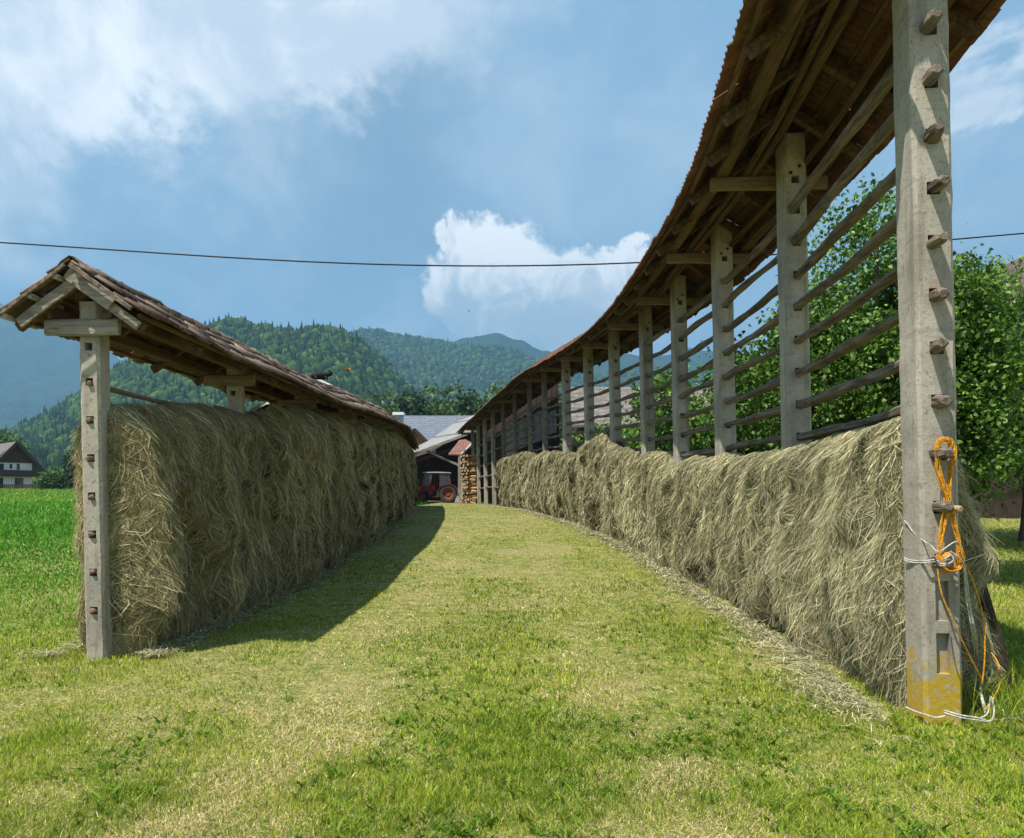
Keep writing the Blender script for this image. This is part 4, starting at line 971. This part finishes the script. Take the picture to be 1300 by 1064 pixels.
for sg in (-1, 1):
    wheel(0, sg*.66, .61, .34, tr); wheel(-1.95, sg*.62, .36, .20, tr)
    a = np.linspace(R(-5), R(165), 12); fv = MB()
    pts_ = [(.74*math.cos(t_), .61+.70*math.sin(t_)) for t_ in a]; m_ = len(pts_)
    vs = []
    for (px_, pz_) in pts_:
        for yy, k_ in ((sg*.46, 1), (sg*.86, 1), (sg*.86, .965), (sg*.46, .965)): vs.append(T3(px_*k_, yy, .61+(pz_-.61)*k_))
    fs = [(i*4+j, i*4+(j+1) % 4, (i+1)*4+(j+1) % 4, (i+1)*4+j) for i in range(m_-1) for j in range(4)]+[(0, 1, 2, 3), ((m_-1)*4+3, (m_-1)*4+2, (m_-1)*4+1, (m_-1)*4)]
    fv.add(vs, fs).build('fender', M['tred'], tr)
# red implement standing behind the tractor
im = empty('plough', T3(1.05, .3, 0), 'dark red farm implement behind the tractor wheel', 'implement')
b1 = MB(); b1.bar(T3(.85, .3, .3), T3(1.0, .3, 1.45), .12, .1, up=(0, 1, 0)); b1.bar(T3(.85, .3, .9), T3(1.5, .3, .75), .1, .12); b1.bar(T3(1.0, .3, 1.4), T3(1.4, .3, .75), .07, .07); b1.build('frame', M['rust'], im)
for k in range(2): MB().poly([T3(1.0+.35*k, .1, .05), T3(1.25+.35*k, .15, .05), T3(1.3+.35*k, .4, .45), T3(1.1+.35*k, .35, .6)], (.0, .04, .02)).build('ploughshare', M['rust'], im)

# ------------------------------------------------------------------ wire
xs_ = np.linspace(-16.5, 17.5, 60); dW = 21.5
yw = np.interp((xs_/dW*F+650), [-60, 0, 250, 500, 650, 815, 1000, 1220, 1300, 1400], [303, 308, 325, 336.5, 338, 334.5, 322, 303, 297, 288])
co4 = np.polyfit(xs_, EYE+(625-yw)*dW/F, 4); wz = np.polyval(co4, xs_)
tag(MB().tube(np.stack([xs_, 0*xs_+dW, wz], -1), .022, 6).build('overhead_cable', M['black']), 'thin black overhead cable sagging across the sky', 'cable')

# ------------------------------------------------------------------ twine on the nearest post
fr = K[0]-.145
def TP(off, u, h): return PR.P(fr-off, u, h)
hank = MB(); a = np.linspace(0, 2*math.pi, 40)
def curve3(P_, n=28):
    P_ = np.array(P_, float); E = np.vstack([2*P_[0]-P_[1], P_, 2*P_[-1]-P_[-2]]); out = []
    for i in range(len(P_)-1):
        p0, p1, p2, p3 = E[i:i+4]
        for t in np.linspace(0, 1, 9)[:-1]: out.append(.5*((2*p1)+(-p0+p2)*t+(2*p0-5*p1+4*p2-p3)*t*t+(-p0+3*p1-3*p2+p3)*t**3))
    out.append(P_[-1]); return np.array(out)
for k in range(34):
    j = rng.normal(0, 1.35, 12); of = .07+rng.uniform(-.02, .025); e = .0045
    sh = rng.normal(0, .007); sv_ = rng.normal(0, .008)
    wy = [(-.046+e*j[0], 1.80), (-.03+e*j[1], 1.86+e*j[2]), (.03+e*j[3], 1.865+e*j[2]), (.052+e*j[4], 1.81), (.03+e*j[5], 1.62), (.004+e*j[6], 1.45), (-.03+e*j[7], 1.25), (-.045+e*j[8], 1.10), (-.02, 1.04+e*j[9]), (.045, 1.035+e*j[9]), (.078+e*j[10], 1.10), (.062+e*j[11], 1.26), (.02+e*j[6], 1.45), (-.03+e*j[1], 1.64), (-.046+e*j[0], 1.80)]
    hank.tube(np.array([TP(of, uu_, hh_) for i_, (uu_, hh_) in enumerate((c__[0]+sh*math.cos(c__[1]*9), c__[1]+sv_) for c__ in curve3([(a_, b_) for a_, b_ in wy]))]), .0024, 5, cap=False)
for k in range(5):  # wraps round the lower stub
    t_ = np.linspace(0, 2*math.pi, 14); hank.tube(np.array([TP(.05+.02*k, .01+.062*math.cos(q_), 1.08+.058*math.sin(q_)) for q_ in t_]), .0042, 5, cap=False)
tag(hank.build('twine_hank', M['yl']), 'hank of orange yellow baling twine looped in a figure eight over two rail ends', 'twine')
def curve3(P_, n=28):
    P_ = np.array(P_, float); E = np.vstack([2*P_[0]-P_[1], P_, 2*P_[-1]-P_[-2]]); out = []
    for i in range(len(P_)-1):
        p0, p1, p2, p3 = E[i:i+4]
        for t in np.linspace(0, 1, 9)[:-1]: out.append(.5*((2*p1)+(-p0+p2)*t+(2*p0-5*p1+4*p2-p3)*t*t+(-p0+3*p1-3*p2+p3)*t**3))
    out.append(P_[-1]); return np.array(out)
tl = MB()
for L_ in ([(1190, 722, 4.52), (1196, 755, 4.5), (1215, 800, 4.5), (1232, 835, 4.55), (1246, 862, 4.6)],
           [(1218, 700, 4.5), (1238, 745, 4.6), (1249, 790, 4.7), (1250, 835, 4.7), (1247, 868, 4.7)],
           [(1251, 820, 5.25), (1266, 840, 4.8), (1270, 865, 4.8), (1262, 885, 4.78), (1250, 902, 4.7)]):
    tl.tube(curve3([pt(*q_) for q_ in L_]), .0045, 5)
tag(tl.build('twine_tails', M['yl']), 'loose orange twine ends trailing from the post down to the grass', 'twine')
wt = MB()
for k in range(4):
    j = rng.normal(0, 1.6, 10)
    wt.tube(curve3([pt(1206+j[0], 700, 4.5), pt(1222+j[1], 715+j[2], 4.52), pt(1230+j[3], 760, 4.62), pt(1238+j[4], 810, 4.7), pt(1243+j[5], 850, 5.25), pt(1244+j[6]*2, 885, 4.78), pt(1252+j[7], 905, 4.72)]), .0042, 5)
wt.tube(curve3([pt(1148, 661, 4.91), pt(1152, 665, 4.87), pt(1160, 676, 4.795), pt(1176, 689, 4.65), pt(1182, 693, 4.64), pt(1192, 700, 4.5), pt(1212, 688, 4.5), pt(1219, 692, 4.52)]), .004, 5)
for dy in (0, 2.5): wt.tube(curve3([pt(1148, 708+dy, 4.91), pt(1152, 710+dy, 4.87), pt(1162, 712+dy, 4.78), pt(1176, 712+dy, 4.65), pt(1188, 711+dy, 4.63), pt(1196, 716+dy, 4.5), pt(1210, 712, 4.46), pt(1207, 705, 4.46), pt(1199, 710, 4.46)]), .005, 5)
wt.tube(curve3([pt(1150, 898, 4.9), pt(1164, 904, 4.77), pt(1177, 908, 4.63), pt(1188, 911, 4.62), pt(1200, 909, 4.6)]), .0055, 6)
for dy in (0, 3): wt.tube(curve3([pt(1199, 902+dy, 4.55), pt(1220, 908+dy, 4.5), pt(1240, 911+dy, 4.5), pt(1258, 915, 4.5), pt(1262, 900, 4.52), pt(1258, 885, 4.55), pt(1254, 905, 4.55), pt(1245, 912, 4.5)]), .005, 6)
tag(wt.build('white_twine', M['wt']), 'white twine tied round the nearest post and hanging to the ground', 'twine')
pg = MB(); q0 = PR.P(fr+.1, .0, wk[1]+.0); q1 = PR.P(fr-.11, .075, wk[1]-.01)
pg.tube([q0, q0*.5+q1*.5, q1*.97+q0*.03, q1], [.018, .02, .023, .016], 8, rough=.05)
tag(pg.build('peg', M['logend']), 'short fresh pale wooden peg sticking out of a hole in the nearest post', 'peg')
# tall grass at the foot of the nearest post
N = 900; x = rng.normal(3.35, .3, N); d = rng.normal(4.95, .28, N); k = (x > 3.02) | (d > 5.1)
x, d = x[k], d[k]
V, T, C = blades(x, d, rng.uniform(.08, .42, len(x)), rng.uniform(.003, .007, len(x)), rng.uniform(.1, 1.0, len(x)), pick(GREEN, len(x)), g(x, d))
tag(bulk('tall_grass', V, T, M['grass'], col=C), 'uncut tall grass growing round the foot of the nearest post', 'grass', kind='stuff')
# ------------------------------------------------------------------ black cat lying on the low roof
sc0 = 7.75; cp = PL.P(sc0, -.02, 3.66); tdir = PL.P(sc0+.3, 0, 3.66)-PL.P(sc0, 0, 3.66); tdir /= np.linalg.norm(tdir)
M['fur'] = mat_plain('black_fur', (.012, .011, .011), .8, .3, 40)
ct = MB(); ax = np.array([1.0, .35, 0]); ax /= np.linalg.norm(ax)
sp_ = [(-.20, .05, .03), (-.15, .055, .065), (-.08, .065, .082), (0, .07, .085), (.07, .07, .08), (.12, .085, .06), (.15, .105, .045), (.18, .12, .05), (.21, .115, .045), (.235, .10, .02)]
ct.tube([cp+ax*a_+np.array([0, 0, b_]) for a_, b_, _ in sp_], [r_ for *_, r_ in sp_], 12)
for sg in (-1, 1):
    e = cp+ax*.175+np.array([-.35*sg*.03, sg*.03, .155]); ct.tube([e, e+np.array([0, 0, .045])], [.018, .002], 6)
ct.tube([cp-ax*.18+np.array([0, 0, .03]), cp-ax*.27+np.array([0, -.04, .0]), cp-ax*.33+np.array([0, -.1, -.04])], [.018, .014, .008], 7)
for a_ in (.10, -.10): ct.tube([cp+ax*a_+np.array([0, -.05, .05]), cp+ax*(a_+.06)+np.array([0, -.11, -.02])], [.028, .018], 7)
tag(ct.build('cat', M['fur'], smoothf=True), 'black cat lying on the ridge of the low tiled roof', 'cat')
# butterfly and bird
bf = pt(441, 470, 5.0); bfe = empty('butterfly', bf, 'small orange butterfly in the air over the low roof', 'butterfly')
M['wing'] = mat_plain('orange_wing', (.55, .17, .04), .7, .3, 90)
MB().tube([bf+np.array([-.012, 0, -.004]), bf, bf+np.array([.014, 0, .005])], [.001, .0025, .0015], 6).build('body', M['black'], bfe)
for sg in (-1, 1): MB().poly([bf+np.array(v) for v in ((.008, 0, .002), (.020, sg*.022, .016), (.004, sg*.026, .020), (-.008, sg*.018, .012), (-.018, sg*.012, .004), (-.006, 0, 0))], (0, 0, .0006)).build('wing', M['wing'], bfe)
bd = pt(595, 395, 60); bde = empty('bird', bd, 'tiny dark bird flying in front of the white cumulus', 'bird')
MB().tube([bd+np.array([-.09, 0, 0]), bd+np.array([-.03, 0, .01]), bd+np.array([.05, 0, .01]), bd+np.array([.12, 0, 0])], [.005, .028, .024, .006], 8).build('body', M['black'], bde)
for sg in (-1, 1): MB().poly([bd+np.array(v) for v in ((.03, 0, .01), (.02, sg*.1, .04), (-.08, sg*.2, .02), (-.02, sg*.09, .03), (-.03, 0, .01))], (0, 0, .006)).build('wing', M['black'], bde)
